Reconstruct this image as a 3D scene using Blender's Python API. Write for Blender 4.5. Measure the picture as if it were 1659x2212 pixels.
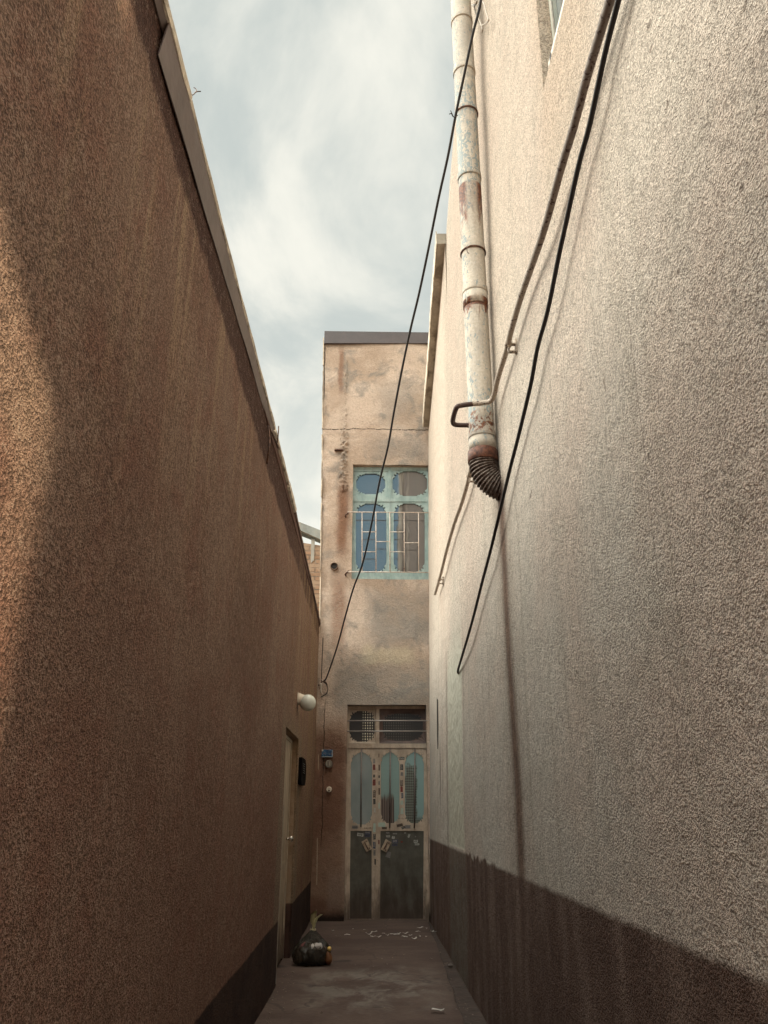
import bpy, bmesh, math, random
from mathutils import Vector, noise as mn
from mathutils.geometry import tessellate_polygon
random.seed(7)
R = math.radians
S = bpy.context.scene
COL = S.collection
for o in list(bpy.data.objects): bpy.data.objects.remove(o)

# ------------------------------------------------------------------ camera
TH, PS, CH = R(21.34), R(1.09), 1.288
FWD = Vector((math.sin(PS)*math.cos(TH), math.cos(PS)*math.cos(TH), math.sin(TH)))
RGT = Vector((math.cos(PS), -math.sin(PS), 0)); UP = RGT.cross(FWD)
cd = bpy.data.cameras.new('camera'); cam = bpy.data.objects.new('camera', cd); COL.objects.link(cam)
cd.sensor_fit = 'VERTICAL'; cd.sensor_height = 36; cd.lens = 36*1661/2212
cd.clip_start = .05; cd.clip_end = 3000
cam.location = (0, 0, CH)
from mathutils import Matrix
cam.rotation_euler = Matrix((RGT, UP, -FWD)).transposed().to_euler()
S.camera = cam

def ray(x, y): return FWD + RGT*((x-829.5)/1661) + UP*((1106-y)/1661)
CP = Vector((0, 0, CH))
def oY(x, y, Y): d = ray(x, y); return CP + d*(Y/d.y)      # a measured point of the photo on a plane of the place
def oX(x, y, X): d = ray(x, y); return CP + d*(X/d.x)
def oZ(x, y, Z): d = ray(x, y); return CP + d*((Z-CH)/d.z)
RX0, RK = .80, .0175                                        # the right wall leans out slightly
def oR(x, y, off=0.):
    d = ray(x, y); return CP + d*((RX0-off+RK*CH)/(d.x-RK*d.z))
def rX(z): return RX0 + RK*z

# ------------------------------------------------------------------ colour management, world, sun
S.view_settings.view_transform = 'Standard'; S.view_settings.look = 'None'
S.view_settings.exposure = 0.0; S.view_settings.gamma = 1
SUN_DIR = Vector((-1.55, 2.03, -1.36)).normalized()         # the way the light travels
sun_el = math.asin(-SUN_DIR.z); sun_az = math.atan2(-SUN_DIR.x, -SUN_DIR.y)

class NT:
    def __init__(s, tree): s.t = tree; s.n = tree.nodes; s.l = tree.links
    def put(s, sock, v):
        if hasattr(v, 'is_output'): s.l.new(v, sock)
        elif isinstance(v, (tuple, list)):
            v = tuple(v)
            if sock.type == 'RGBA' and len(v) == 3: v = v+(1,)
            sock.default_value = v
        else: sock.default_value = v
    def m(s, op, a, b=0., c=0., clamp=False):
        n = s.n.new('ShaderNodeMath'); n.operation = op; n.use_clamp = clamp
        s.put(n.inputs[0], a); s.put(n.inputs[1], b); s.put(n.inputs[2], c); return n.outputs[0]
    def add(s, a, b): return s.m('ADD', a, b)
    def sub(s, a, b): return s.m('SUBTRACT', a, b)
    def mul(s, a, b): return s.m('MULTIPLY', a, b)
    def mx(s, a, b): return s.m('MAXIMUM', a, b)
    def sm(s, x, lo, hi, a=0., b=1.):
        n = s.n.new('ShaderNodeMapRange'); n.interpolation_type = 'SMOOTHSTEP'
        s.put(n.inputs[0], x); n.inputs[1].default_value = lo; n.inputs[2].default_value = hi
        n.inputs[3].default_value = a; n.inputs[4].default_value = b; return n.outputs[0]
    def box(s, x, lo, hi, e):                               # soft window lo..hi
        return s.mul(s.sm(x, lo-e, lo+e), s.sm(x, hi-e, hi+e, 1., 0.))
    def mix(s, f, a, b):
        n = s.n.new('ShaderNodeMix'); n.data_type = 'RGBA'
        s.put(n.inputs[0], f); s.put(n.inputs[6], a); s.put(n.inputs[7], b); return n.outputs[2]
    def scl(s, c, f):
        n = s.n.new('ShaderNodeVectorMath'); n.operation = 'SCALE'
        s.put(n.inputs[0], c); s.put(n.inputs[3], f); return n.outputs[0]
    def vmul(s, c, v):
        n = s.n.new('ShaderNodeVectorMath'); n.operation = 'MULTIPLY'
        s.put(n.inputs[0], c); s.put(n.inputs[1], v); return n.outputs[0]
    def xyz(s, v):
        n = s.n.new('ShaderNodeSeparateXYZ'); s.l.new(v, n.inputs[0]); return n.outputs[:]
    def comb(s, x, y, z):
        n = s.n.new('ShaderNodeCombineXYZ'); s.put(n.inputs[0], x); s.put(n.inputs[1], y); s.put(n.inputs[2], z); return n.outputs[0]
    def noise(s, v, scale, det=2., rough=.5, dist=0.):
        n = s.n.new('ShaderNodeTexNoise'); s.l.new(v, n.inputs['Vector']); n.inputs['Scale'].default_value = scale
        n.inputs['Detail'].default_value = det; n.inputs['Roughness'].default_value = rough
        n.inputs['Distortion'].default_value = dist; return n.outputs[0]
    def vor(s, v, scale, feat='F1'):
        n = s.n.new('ShaderNodeTexVoronoi'); n.feature = feat; s.l.new(v, n.inputs['Vector'])
        n.inputs['Scale'].default_value = scale; return n.outputs[0]
    def pos(s): return s.n.new('ShaderNodeNewGeometry').outputs['Position']
    def bump(s, h, dist, strength=1.):
        n = s.n.new('ShaderNodeBump'); s.l.new(h, n.inputs['Height']); n.inputs['Distance'].default_value = dist
        n.inputs['Strength'].default_value = strength; return n.outputs[0]

W = bpy.data.worlds.new('World'); S.world = W; W.use_nodes = True
W.node_tree.nodes.clear(); t = NT(W.node_tree)
SKY_L, ZEN, SIDE, BACK = 1.0, 9., 9.6, 8.2
dirv = t.n.new('ShaderNodeTexCoord').outputs['Generated']
dx, dy, dz = t.xyz(dirv)
den = t.add(t.mx(dz, 0.), .28)
pv = t.comb(t.m('DIVIDE', dx, den), t.m('DIVIDE', dy, den), 0.)
c1 = t.noise(t.vmul(pv, (1.5, 1.2, 1)), 2.0, 7, .55, .45)
cl = t.sm(t.sub(c1, t.mul(t.sub(dz, .45), .10)), .39, .60)
nish = t.n.new('ShaderNodeTexSky'); nish.sky_type = 'NISHITA'; nish.sun_disc = False
nish.sun_elevation = sun_el; nish.sun_rotation = sun_az; nish.dust_density = 3
blue = t.mix(.15, (.68, .735, .695), t.scl(nish.outputs[0], .08))
base = t.mix(cl, blue, (.94, .93, .84))
base = t.mix(t.sm(dz, .22, .62, .75, 0.), base, (.96, .96, .86))
# clear blue patch low behind the camera, the one the window glass mirrors
cb = t.mul(t.sm(dy, -.70, -.85), t.mul(t.sm(dz, .62, .52), t.sm(t.m('ABSOLUTE', dx), .5, .3)))
base = t.mix(cb, base, (.60, 1.12, 1.36))
lobe = t.mul(t.sm(dz, .855, .93), ZEN)
lobe = t.mx(lobe, t.mul(t.mul(t.sm(dx, -.32, -.58), t.sm(dz, .25, .5)), SIDE))
lobe = t.mx(lobe, t.mul(t.mul(t.sm(dy, .05, -.35), t.sm(dz, .2, .5)), t.mul(t.sub(1., cb), BACK)))
lobe = t.mul(lobe, t.add(.6, t.mul(cl, .4)))
base = t.vmul(base, t.comb(t.add(1., lobe), t.add(1., t.mul(lobe, .95)), t.add(1., t.mul(lobe, .90))))
base = t.scl(base, SKY_L)
bg = t.n.new('ShaderNodeBackground'); t.l.new(base, bg.inputs[0])
wo = t.n.new('ShaderNodeOutputWorld'); t.l.new(bg.outputs[0], wo.inputs[0])

sl = bpy.data.lights.new('sun', 'SUN'); sl.energy = 5.0; sl.angle = R(1.8); sl.color = (1, .83, .56)
so = bpy.data.objects.new('sun', sl); COL.objects.link(so)
so.rotation_euler = SUN_DIR.to_track_quat('-Z', 'Y').to_euler(); so.location = (6, -8, 9)

S.cycles.use_adaptive_sampling = True; S.cycles.adaptive_threshold = .025; S.cycles.max_bounces = 7; S.cycles.diffuse_bounces = 5; S.cycles.caustics_reflective = False; S.cycles.caustics_refractive = False

# ------------------------------------------------------------------ material helpers
MATS = {}
def mat(name):
    m = bpy.data.materials.new(name); m.use_nodes = True
    m.node_tree.nodes.clear(); t = NT(m.node_tree)
    bs = t.n.new('ShaderNodeBsdfPrincipled'); out = t.n.new('ShaderNodeOutputMaterial')
    t.l.new(bs.outputs[0], out.inputs[0]); return m, t, bs, out
def plain(name, col, rough=.7, metal=0., var=.25, scale=14., bump=.0, dirt=None, bscale=60.):
    m, t, bs, _ = mat(name); p = t.pos()
    n = t.noise(p, scale, 4, .6)
    c = t.scl(col, t.add(1-var*.5, t.mul(t.sm(n, .3, .7), var)))
    if dirt:
        n2 = t.noise(t.vmul(p, (1, 1, .35)), scale*.8, 5, .65)
        c = t.mix(t.sm(n2, .48, .66), c, dirt)
    t.put(bs.inputs['Base Color'], c); bs.inputs['Roughness'].default_value = rough
    bs.inputs['Metallic'].default_value = metal
    if bump: t.l.new(t.bump(t.noise(p, bscale, 3, .6), bump), bs.inputs['Normal'])
    return m
def grain(t, p, scale, size):
    f1 = t.noise(p, scale*1.35, 2, .65); f2 = t.noise(p, scale*.55, 2, .6); d = t.noise(p, scale*.15, 2, .5)
    g = t.add(t.mul(f1, .6), t.add(t.mul(f2, .32), t.mul(d, .08)))
    return t.sm(g, .40, .585), d, g

def m_left():
    m, t, bs, _ = mat('brown_roughcast'); p = t.pos(); x, y, z = t.xyz(p)
    g1, g2, h = grain(t, p, 110, 1)
    big = t.noise(p, .9, 4, .6); mid = t.noise(p, 3.2, 4, .62)
    st = t.noise(t.vmul(p, (1, 6.5, .38)), 1.3, 4, .6, .3)
    st2 = t.noise(t.vmul(p, (1, 16, .5)), 1.1, 3, .6)
    c = t.mix(t.sm(big, .35, .66), LEFT_A, LEFT_B)
    c = t.mix(t.mul(t.sm(mid, .45, .68), .55), c, LEFT_R)
    c = t.mix(t.mul(t.sm(z, 2.4, .6), .45), c, LEFT_R)
    # pale run-off streaks that thin out downwards
    c = t.mix(t.mul(t.sm(st, .50, .70), t.mul(t.sm(z, 1.8, 3.4, .03, .75), t.sm(y, 6, 2, .7, 1.))), c, LEFT_Y)
    c = t.mix(t.mul(t.sm(st2, .52, .68), t.mul(t.sm(z, 1.6, 3.4), t.sm(y, 3, 8, .25, .7))), c, LEFT_R)
    # dark red-brown band below the coping, soft lower edge
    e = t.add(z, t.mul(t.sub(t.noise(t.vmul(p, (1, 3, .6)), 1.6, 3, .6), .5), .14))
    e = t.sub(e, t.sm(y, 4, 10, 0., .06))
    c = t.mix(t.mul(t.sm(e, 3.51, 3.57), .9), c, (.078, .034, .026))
    # smoother pale plaster round the door
    dr = t.mul(t.box(y, 6.72, 8.75, .08), t.sm(z, 2.3, 1.9))
    c = t.mix(t.mul(dr, .65), c, (.30, .235, .165))
    rr = t.sm(y, 6.4, 9.5)
    c = t.mix(t.mul(rr, t.sm(t.noise(t.vmul(p, (1, 9, .2)), 1.2, 3, .6), .4, .62)), c, (.33, .215, .125))
    pit = g1
    rev = t.sm(x, -.738, -.752)
    pit = t.add(t.mul(pit, t.sub(1., rev)), t.mul(rev, .6)); h = t.mul(h, t.sub(1., t.mul(rev, .9)))
    c = t.scl(c, t.add(.48, t.mul(pit, .80)))
    spk = t.mul(t.sm(g1, .85, 1.), t.sm(g2, .45, .62))
    c = t.mix(t.mul(spk, .45), c, (.42, .34, .27))
    # painted dark dado
    ze = t.add(z, t.mul(t.sub(t.noise(p, 14, 3, .6), .5), .02))
    c = t.mix(t.sm(ze, .472, .456), c, t.scl(t.mix(t.sm(mid, .4, .6), (.038, .018, .013), (.058, .030, .022)), t.add(.5, pit)))
    t.put(bs.inputs['Base Color'], c); bs.inputs['Roughness'].default_value = .92
    bs.inputs['Specular IOR Level'].default_value = .25
    h = t.add(h, t.mul(t.noise(p, 6.5, 3, .6), 1.1)); bm = t.bump(h, .028, 1.0)
    # less grain on the smooth surround
    t.l.new(bm, bs.inputs['Normal']); return m
def m_right():
    m, t, bs, _ = mat('cream_roughcast'); p = t.pos(); x, y, z = t.xyz(p)
    g1, g2, h = grain(t, p, 100, 1)
    big = t.noise(p, .7, 4, .6); mid = t.noise(p, 2.6, 4, .62)
    st = t.noise(t.vmul(p, (1, 7, .16)), 1.2, 4, .6, .2)
    c = t.mix(t.sm(z, 1.2, 4.6), RIGHT_LOW, RIGHT_HI)
    c = t.mix(t.mul(t.sm(big, .42, .66), .5), c, RIGHT_PINK)
    c = t.mix(t.mul(t.sm(st, .52, .68), t.sm(z, 5.5, 2.0, .15, .5)), c, RIGHT_ST)
    c = t.mix(t.mul(t.sm(mid, .52, .7), .3), c, (.40, .37, .31))
    # window splay: run-off below the sill
    c = t.mix(t.mul(t.box(y, 2.1, 3.0, .25), t.mul(t.sm(z, 3.2, 4.7), .35)), c, (.50, .34, .22))
    # smooth whiter plaster strip
    wob = t.mul(t.sub(t.noise(p, 5, 3, .6), .5), .10)
    yy = t.add(y, wob)
    strip = t.mul(t.box(yy, 7.08, 8.42, .04), t.mul(t.sm(z, 3.2, 2.5), t.sm(t.add(z, t.mul(t.sub(t.noise(t.vmul(p, (1, 30, 4)), 1, 3, .7), .5), .10)), .985, 1.005)))
    c = t.mix(t.mul(strip, .85), c, (.56, .56, .47))
    sd = t.mul(t.box(yy, 8.45, 8.62, .05), t.sm(z, 3.2, 2.6))
    c = t.mix(t.mul(sd, .5), c, (.22, .20, .16))
    # stain run below the elbow
    dyv = t.add(t.sub(y, t.add(4.50, t.mul(t.sm(z, .9, 3.3), .17))), t.mul(t.sub(t.noise(t.vmul(p, (1, 2, .6)), 3, 3, .6), .5), .05))
    core = t.sm(t.m('ABSOLUTE', dyv), .20, .02)
    halo = t.sm(t.m('ABSOLUTE', dyv), .50, .10)
    zz = t.mul(t.sm(z, 3.40, 3.25), t.sm(z, .7, 1.1, .6, 1.))
    c = t.mix(t.mul(halo, t.mul(zz, .30)), c, (.23, .18, .13))
    c = t.mix(t.mul(core, t.mul(zz, .85)), c, t.mix(t.sm(t.noise(t.vmul(p, (1, 1.5, .7)), 16, 4, .7), .35, .65), (.080, .036, .024), (.19, .105, .070)))
    blot = t.mul(t.sm(z, 3.0, 3.25), core)
    c = t.mix(t.mul(blot, t.mul(zz, .8)), c, (.03, .012, .008))
    # small vertical slit stains of the far stretch
    sl2 = t.mul(t.box(y, 9.30, 9.46, .02), t.box(z, 1.4, 2.0, .3))
    c = t.mix(t.mul(sl2, .6), c, (.12, .09, .07))
    # painted dado
    ze = t.add(z, t.mul(t.sub(t.noise(p, 12, 3, .6), .5), .022))
    ze = t.sub(ze, t.mul(t.box(y, 5.4, 6.9, .3), t.mul(t.sub(t.noise(p, 7, 3, .6), .45), .16)))
    dado = t.sm(ze, .982, .948)
    dc = t.mix(t.sm(t.noise(t.vmul(p, (1, 2, .6)), 2.2, 4, .6), .40, .68), (.125, .078, .062), (.200, .138, .112))
    gst = t.mul(t.box(yy, 7.0, 8.40, .05), t.sm(t.noise(t.vmul(p, (1, 9, 3)), 3, 4, .7), .36, .55))
    dc = t.mix(t.mul(gst, .8), dc, (.19, .165, .135))
    c = t.mix(dado, c, dc)
    nse = t.noise(p, 60, 3, .6)
    hl = t.m('ABSOLUTE', t.sub(y, t.add(2.12, t.mul(t.sub(t.noise(t.vmul(p, (0, 0, 1)), 2.2, 5, .65), .5), .10))))
    c = t.mix(t.mul(t.mul(t.sm(hl, .004, .001), t.box(z, 1.3, 3.1, .2)), .55), c, (.16, .12, .09))
    nick = t.sm(t.noise(p, 17, 1, .5), .755, .775)
    c = t.mix(t.mul(nick, .6), c, (.14, .10, .075))
    smth = t.mx(strip, t.sm(y, 7.9, 8.6, 0., .55))
    pit = g1
    k = t.add(.58, t.mul(pit, .57))
    k = t.add(t.mul(k, t.sub(1., smth)), t.mul(smth, t.add(.86, t.mul(nse, .2))))
    c = t.scl(c, k)
    t.put(bs.inputs['Base Color'], c); bs.inputs['Roughness'].default_value = .92
    bs.inputs['Specular IOR Level'].default_value = .25
    hh = t.add(t.mul(h, t.sub(1., t.mul(smth, .85))), t.mul(t.noise(p, 6.5, 3, .6), 1.1))
    t.l.new(t.bump(hh, .026), bs.inputs['Normal']); return m
def m_far():
    m, t, bs, _ = mat('patched_plaster'); p = t.pos(); x, y, z = t.xyz(p)
    big = t.noise(t.vmul(p, (1, 1, 1.2)), 1.15, 5, .62, .4); mid = t.noise(p, 3.6, 5, .62, .5); fine = t.noise(p, 34, 4, .7, .8)
    c = t.mix(t.sm(big, .38, .62), FAR_B, FAR_A)
    c = t.mix(t.mul(t.sm(mid, .50, .68), .7), c, FAR_G)
    # cooler damp belts
    w1 = t.mul(t.box(t.add(z, t.mul(t.sub(mid, .5), .7)), 3.55, 4.30, .18), t.box(x, .0, .95, .15))
    w2 = t.mul(t.box(t.add(z, t.mul(t.sub(mid, .5), .6)), 2.55, 3.25, .2), t.box(x, -.5, 1., .12))
    w3 = t.mul(t.box(t.add(z, t.mul(t.sub(mid, .5), .6)), 6.40, 6.85, .15), t.box(x, .0, .95, .2))
    w4 = t.mul(t.box(t.add(z, t.mul(t.sub(big, .5), .9)), 7.1, 7.9, .2), t.box(x, .15, .75, .2))
    w = t.mx(t.mx(t.mul(w1, .75), t.mul(w2, .7)), t.mx(t.mul(w3, .6), t.mul(w4, .5)))
    c = t.mix(t.mul(w, t.sm(big, .3, .55, .5, 1.)), c, FAR_G)
    lt = t.mul(t.box(t.add(z, t.mul(t.sub(mid, .5), .35)), 3.27, 3.50, .06), t.box(x, -.1, .62, .10))
    c = t.mix(t.mul(lt, .6), c, (.50, .41, .29))
    # rusty runs in the left third
    wv = t.add(x, t.mul(t.sub(t.noise(t.vmul(p, (1, 1, .5)), 4, 3, .6), .5), .10))
    r1 = t.mul(t.box(wv, -.50, -.34, .06), t.box(z, 4.9, 6.05, .22))
    r2 = t.mul(t.box(wv, -.54, -.46, .03), t.box(z, 7.7, 8.5, .15))
    r3 = t.mul(t.box(wv, -.55, -.36, .06), t.box(z, 3.5, 4.55, .3))
    c = t.mix(t.mul(r1, .85), c, (.19, .085, .045)); c = t.mix(t.mul(r2, .7), c, (.20, .09, .05))
    c = t.mix(t.mul(r3, t.sm(fine, .35, .6, .4, .8)), c, (.25, .13, .08))
    sc = t.mul(t.box(wv, -.50, -.34, .05), t.box(z, 5.9, 8.4, .2))
    c = t.mix(t.mul(sc, t.sm(fine, .50, .62, 0., .7)), c, (.20, .16, .12))
    # red-brown lower left, dirt above the ground
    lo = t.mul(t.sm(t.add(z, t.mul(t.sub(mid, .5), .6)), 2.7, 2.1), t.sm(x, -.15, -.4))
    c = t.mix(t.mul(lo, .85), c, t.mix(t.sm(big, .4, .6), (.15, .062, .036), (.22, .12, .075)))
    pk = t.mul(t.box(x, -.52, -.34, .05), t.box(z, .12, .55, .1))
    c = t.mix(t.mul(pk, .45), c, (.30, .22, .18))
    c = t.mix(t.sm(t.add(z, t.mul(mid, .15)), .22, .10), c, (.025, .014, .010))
    # hairline cracks
    cr = t.m('ABSOLUTE', t.sub(t.sub(z, 7.00), t.mul(t.sub(t.noise(p, 6, 4, .6), .5), .06)))
    c = t.mix(t.mul(t.sm(cr, .012, .004), t.sm(fine, .38, .5)), c, (.05, .035, .025))
    c2 = t.m('ABSOLUTE', t.sub(t.add(x, .70), t.add(t.mul(z, -.0172), t.add(t.mul(t.sub(t.noise(p, 3, 4, .6), .5), .05), .07))))
    c = t.mix(t.mul(t.sm(c2, .011, .003), t.box(z, 7.6, 8.6, .1)), c, (.04, .028, .02))
    c3 = t.m('ABSOLUTE', t.sub(x, t.add(-.615, t.mul(t.sub(t.noise(t.vmul(p, (0, 0, 1)), 3, 4, .6), .5), .09))))
    c = t.mix(t.mul(t.sm(c3, .008, .002), t.box(z, .9, 2.7, .2)), c, (.03, .02, .014))
    c = t.scl(c, t.add(.55, t.mul(fine, .88)))
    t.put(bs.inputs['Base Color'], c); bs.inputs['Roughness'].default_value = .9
    bs.inputs['Specular IOR Level'].default_value = .25
    h = t.add(t.mul(fine, .55), t.add(t.mul(t.noise(p, 75, 3, .6, .6), .35), t.mul(mid, .8)))
    t.l.new(t.bump(h, .028), bs.inputs['Normal']); return m
def m_floor():
    m, t, bs, _ = mat('worn_concrete'); p = t.pos(); x, y, z = t.xyz(p)
    big = t.noise(t.vmul(p, (.8, 1.3, 1)), 1.6, 5, .62, .4); f = t.noise(p, 26, 4, .65)
    c = t.mix(t.sm(big, .40, .62), (.062, .036, .028), (.092, .059, .046))
    wb = t.add(y, t.mul(t.sub(t.noise(p, 4, 3, .6), .5), .9))
    wear = t.mul(t.mul(t.box(wb, 6.3, 7.75, .3), t.box(x, -.5, .55, .18)), t.sm(t.noise(t.vmul(p, (1, .75, 1)), 3.6, 5, .68, .5), .40, .62))
    c = t.mix(t.mul(wear, .75), c, (.160, .135, .115))
    ce = t.vor(t.n.new('ShaderNodeVectorMath').outputs[0] if False else t.vmul(t.comb(t.add(x, t.mul(t.noise(p, 3, 3, .6), .35)), t.add(y, t.mul(t.noise(p, 4, 3, .6), .3)), 0.), (1, .7, 1)), .95, 'DISTANCE_TO_EDGE')
    c = t.mix(t.mul(t.sm(ce, .010, .002), t.mul(t.sm(big, .42, .58), .55)), c, (.020, .012, .010))
    sp = t.sm(t.noise(t.vmul(p, (1.2, 1.6, 1)), 2.4, 2, .5), .66, .72)
    c = t.mix(t.mul(sp, .7), c, (.02, .012, .01))
    c = t.scl(c, t.add(.72, t.mul(f, .56)))
    t.put(bs.inputs['Base Color'], c); bs.inputs['Roughness'].default_value = .85
    t.l.new(t.bump(t.add(f, t.mul(big, .6)), .006), bs.inputs['Normal']); return m
def m_pipe():
    m, t, bs, _ = mat('peeling_cream_paint'); p = t.pos(); x, y, z = t.xyz(p)
    n = t.noise(p, 15, 4, .62, .8); n2 = t.noise(p, 55, 3, .6); sp = t.noise(t.vmul(p, (1, 1, .5)), 38, 3, .62, 1.)
    c = t.mix(t.sm(n2, .4, .62), (.44, .375, .30), (.53, .455, .37))
    c = t.mix(t.mul(t.sm(t.noise(t.vmul(p, (1, 1, .25)), 9, 4, .65), .46, .64), .55), c, (.34, .29, .245))
    # chips show the blue-grey coat beneath, denser near the top and on the flank
    dens = t.add(t.box(z, 5.7, 6.9, .25), t.add(t.mul(t.sm(x, .725, .695), .7), t.mul(t.box(z, 3.80, 4.02, .10), .9)))
    thr = t.add(sp, t.sub(t.mul(dens, .095), .035))
    chip = t.sm(thr, .585, .60)
    c = t.mix(chip, c, (.235, .27, .265))
    c = t.mix(t.sm(t.add(n, t.mul(t.sm(z, 6.0, 7.2), .10)), .62, .66, 0., .6), c, (.36, .32, .27))
    c = t.mix(t.sm(z, 7.78, 7.79), c, t.mix(t.sm(n, .4, .65), (.40, .36, .29), (.52, .44, .34)))
    # rust: below two joints and at the foot
    wz = t.mul(t.sub(t.noise(t.vmul(p, (2.2, 2.2, .55)), 16, 3, .6), .5), 1.2)
    ru = t.mx(t.mul(t.sm(z, 5.865, 5.845), t.sm(t.add(z, wz), 5.35, 5.72)), t.mul(t.sm(z, 4.80, 4.79), t.sm(t.add(z, t.mul(wz, .5)), 4.66, 4.72)))
    side = t.add(.25, t.add(t.sm(x, .79, .835), t.sm(x, .735, .70)))
    ru = t.mul(ru, t.m('MINIMUM', side, 1.))
    ru = t.mx(ru, t.mul(t.box(z, 4.715, 4.745, .008), .95))
    drip = t.mul(t.box(z, 4.50, 4.72, .04), t.sm(t.noise(t.vmul(p, (1, 1, .06)), 48, 2, .5), .60, .66))
    ru = t.mx(ru, t.mul(drip, .7))
    ru = t.mx(ru, t.mul(t.box(z, 3.70, 3.86, .015), t.sm(t.noise(p, 24, 3, .6), .46, .58)))
    c = t.mix(ru, c, t.mix(t.sm(n2, .4, .6), (.075, .018, .008), (.20, .065, .022)))
    t.put(bs.inputs['Base Color'], c); bs.inputs['Roughness'].default_value = .6
    t.l.new(t.bump(t.sub(n2, t.mul(chip, .8)), .0022), bs.inputs['Normal']); return m
def m_rust(name='rusted_metal', a=(.045, .018, .012), b=(.16, .085, .055)):
    m, t, bs, _ = mat(name); p = t.pos()
    n = t.noise(p, 34, 4, .65)
    t.put(bs.inputs['Base Color'], t.mix(t.sm(n, .38, .64), a, b)); bs.inputs['Roughness'].default_value = .55
    bs.inputs['Metallic'].default_value = .35
    t.l.new(t.bump(n, .003), bs.inputs['Normal']); return m
def m_gas():
    m, t, bs, _ = mat('flaking_beige_pipe_paint'); p = t.pos(); x, y, z = t.xyz(p)
    n = t.noise(p, 55, 4, .6, .4)
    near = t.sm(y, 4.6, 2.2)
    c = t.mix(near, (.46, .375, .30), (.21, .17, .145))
    out = t.mx(t.sm(x, .72, .66), t.mul(near, .0))
    f = t.sm(t.add(n, t.add(t.mul(near, .03), t.mul(out, .30))), .58, .63)
    c = t.mix(f, c, (.062, .028, .020))
    t.put(bs.inputs['Base Color'], c); bs.inputs['Roughness'].default_value = .6
    t.l.new(t.bump(n, .003), bs.inputs['Normal']); return m
def m_paint(name, a, b, chips, thr=.60, rough=.5):
    m, t, bs, _ = mat(name); p = t.pos()
    n = t.noise(p, 9, 4, .6); n2 = t.noise(p, 42, 4, .65, .5)
    c = t.mix(t.sm(n, .35, .65), a, b); c = t.mix(t.sm(n2, thr, thr+.03), c, chips)
    z = t.xyz(p)[2]; n3 = t.noise(t.vmul(p, (1, 1, .3)), 11, 4, .65)
    c = t.mix(t.mul(t.sm(t.add(z, t.mul(t.sub(n3, .5), 1.1)), .55, .05), .7), c, (.055, .030, .020))
    c = t.scl(c, t.add(.78, t.mul(t.sm(n3, .3, .7), .34)))
    t.put(bs.inputs['Base Color'], c); bs.inputs['Roughness'].default_value = rough
    t.l.new(t.bump(n2, .002), bs.inputs['Normal']); return m
def m_brick(a=(.40, .24, .15), b=(.30, .17, .10), mort=(.20, .15, .11)):
    m, t, bs, _ = mat('pale_brick'); p = t.pos(); x, y, z = t.xyz(p)
    n = t.n.new('ShaderNodeTexBrick'); t.l.new(t.comb(t.add(x, y), z, 0.), n.inputs['Vector'])
    t.put(n.inputs['Color1'], a); t.put(n.inputs['Color2'], b); t.put(n.inputs['Mortar'], mort)
    n.inputs['Scale'].default_value = 1.; n.inputs['Brick Width'].default_value = .24; n.inputs['Row Height'].default_value = .085
    n.inputs['Mortar Size'].default_value = .012; n.inputs['Mortar Smooth'].default_value = .3
    ns = t.noise(p, 3.5, 5, .62, .6)
    c = t.mix(t.sm(ns, .42, .58), n.outputs[0], (.42, .29, .20))
    t.put(bs.inputs['Base Color'], c); bs.inputs['Roughness'].default_value = .9
    t.l.new(t.bump(t.add(t.mul(n.outputs[1], -1.), t.mul(t.noise(p, 30, 3, .6), .5)), .01), bs.inputs['Normal']); return m
def m_glass(name, tint, refl, dark, pattern=None, rough=.03):
    m, t, bs, out = mat(name); p = t.pos(); x, y, z = t.xyz(p)
    c = dark
    if pattern: c = pattern(t, p, x, z)
    t.put(bs.inputs['Base Color'], c); bs.inputs['Roughness'].default_value = .6
    gl = t.n.new('ShaderNodeBsdfGlossy'); gl.inputs['Roughness'].default_value = rough; t.put(gl.inputs[0], tint)
    t.l.new(t.bump(t.noise(p, 2.5, 1, .4), .004), gl.inputs['Normal'])
    mx = t.n.new('ShaderNodeMixShader'); mx.inputs[0].default_value = refl
    t.l.new(bs.outputs[0], mx.inputs[1]); t.l.new(gl.outputs[0], mx.inputs[2]); t.l.new(mx.outputs[0], out.inputs[0]); return m

LEFT_A, LEFT_B, LEFT_R, LEFT_Y = (.265, .158, .114), (.345, .228, .168), (.275, .132, .092), (.48, .34, .22)
RIGHT_LOW, RIGHT_HI, RIGHT_PINK, RIGHT_ST = (.61, .565, .505), (.64, .545, .455), (.62, .485, .405), (.40, .35, .285)
FAR_A, FAR_B, FAR_G = (.54, .415, .33), (.41, .30, .225), (.22, .195, .17)
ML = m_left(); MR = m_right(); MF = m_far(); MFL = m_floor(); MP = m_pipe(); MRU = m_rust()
MGAS = m_gas(); MBR = m_brick()
MSTEEL = m_rust('dull_ribbed_steel', (.055, .028, .020), (.20, .16, .135))
MCOP = plain('grey_sheet_metal', (.185, .150, .135), .55, .0, .3, 6, .004, bscale=9)
MLIP = plain('pale_cement_lip', (.74, .67, .56), .8, 0, .35, 9, .006, dirt=(.36, .31, .25))
MSLAB = plain('grey_concrete_board', (.33, .29, .235), .85, 0, .4, 5, .004, dirt=(.16, .13, .10))
MBROWN = plain('dark_brown_fascia_paint', (.060, .042, .040), .5, 0, .3, 5, .002)
MBLACK = plain('black_rubber_sheath', (.008, .005, .005), .65, 0, .2)
MWIRE = plain('weathered_wire', (.30, .25, .20), .5, .3, .3, 30)
MTEAL = m_paint('teal_window_paint', (.235, .315, .295), (.315, .385, .36), (.42, .40, .35), .66)
MGRILLE = m_paint('flaking_white_grille_paint', (.62, .50, .42), (.70, .60, .52), (.22, .10, .07), .585)
MCREAM = m_paint('grubby_cream_door_paint', (.44, .33, .245), (.54, .42, .32), (.17, .095, .06), .665)
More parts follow.
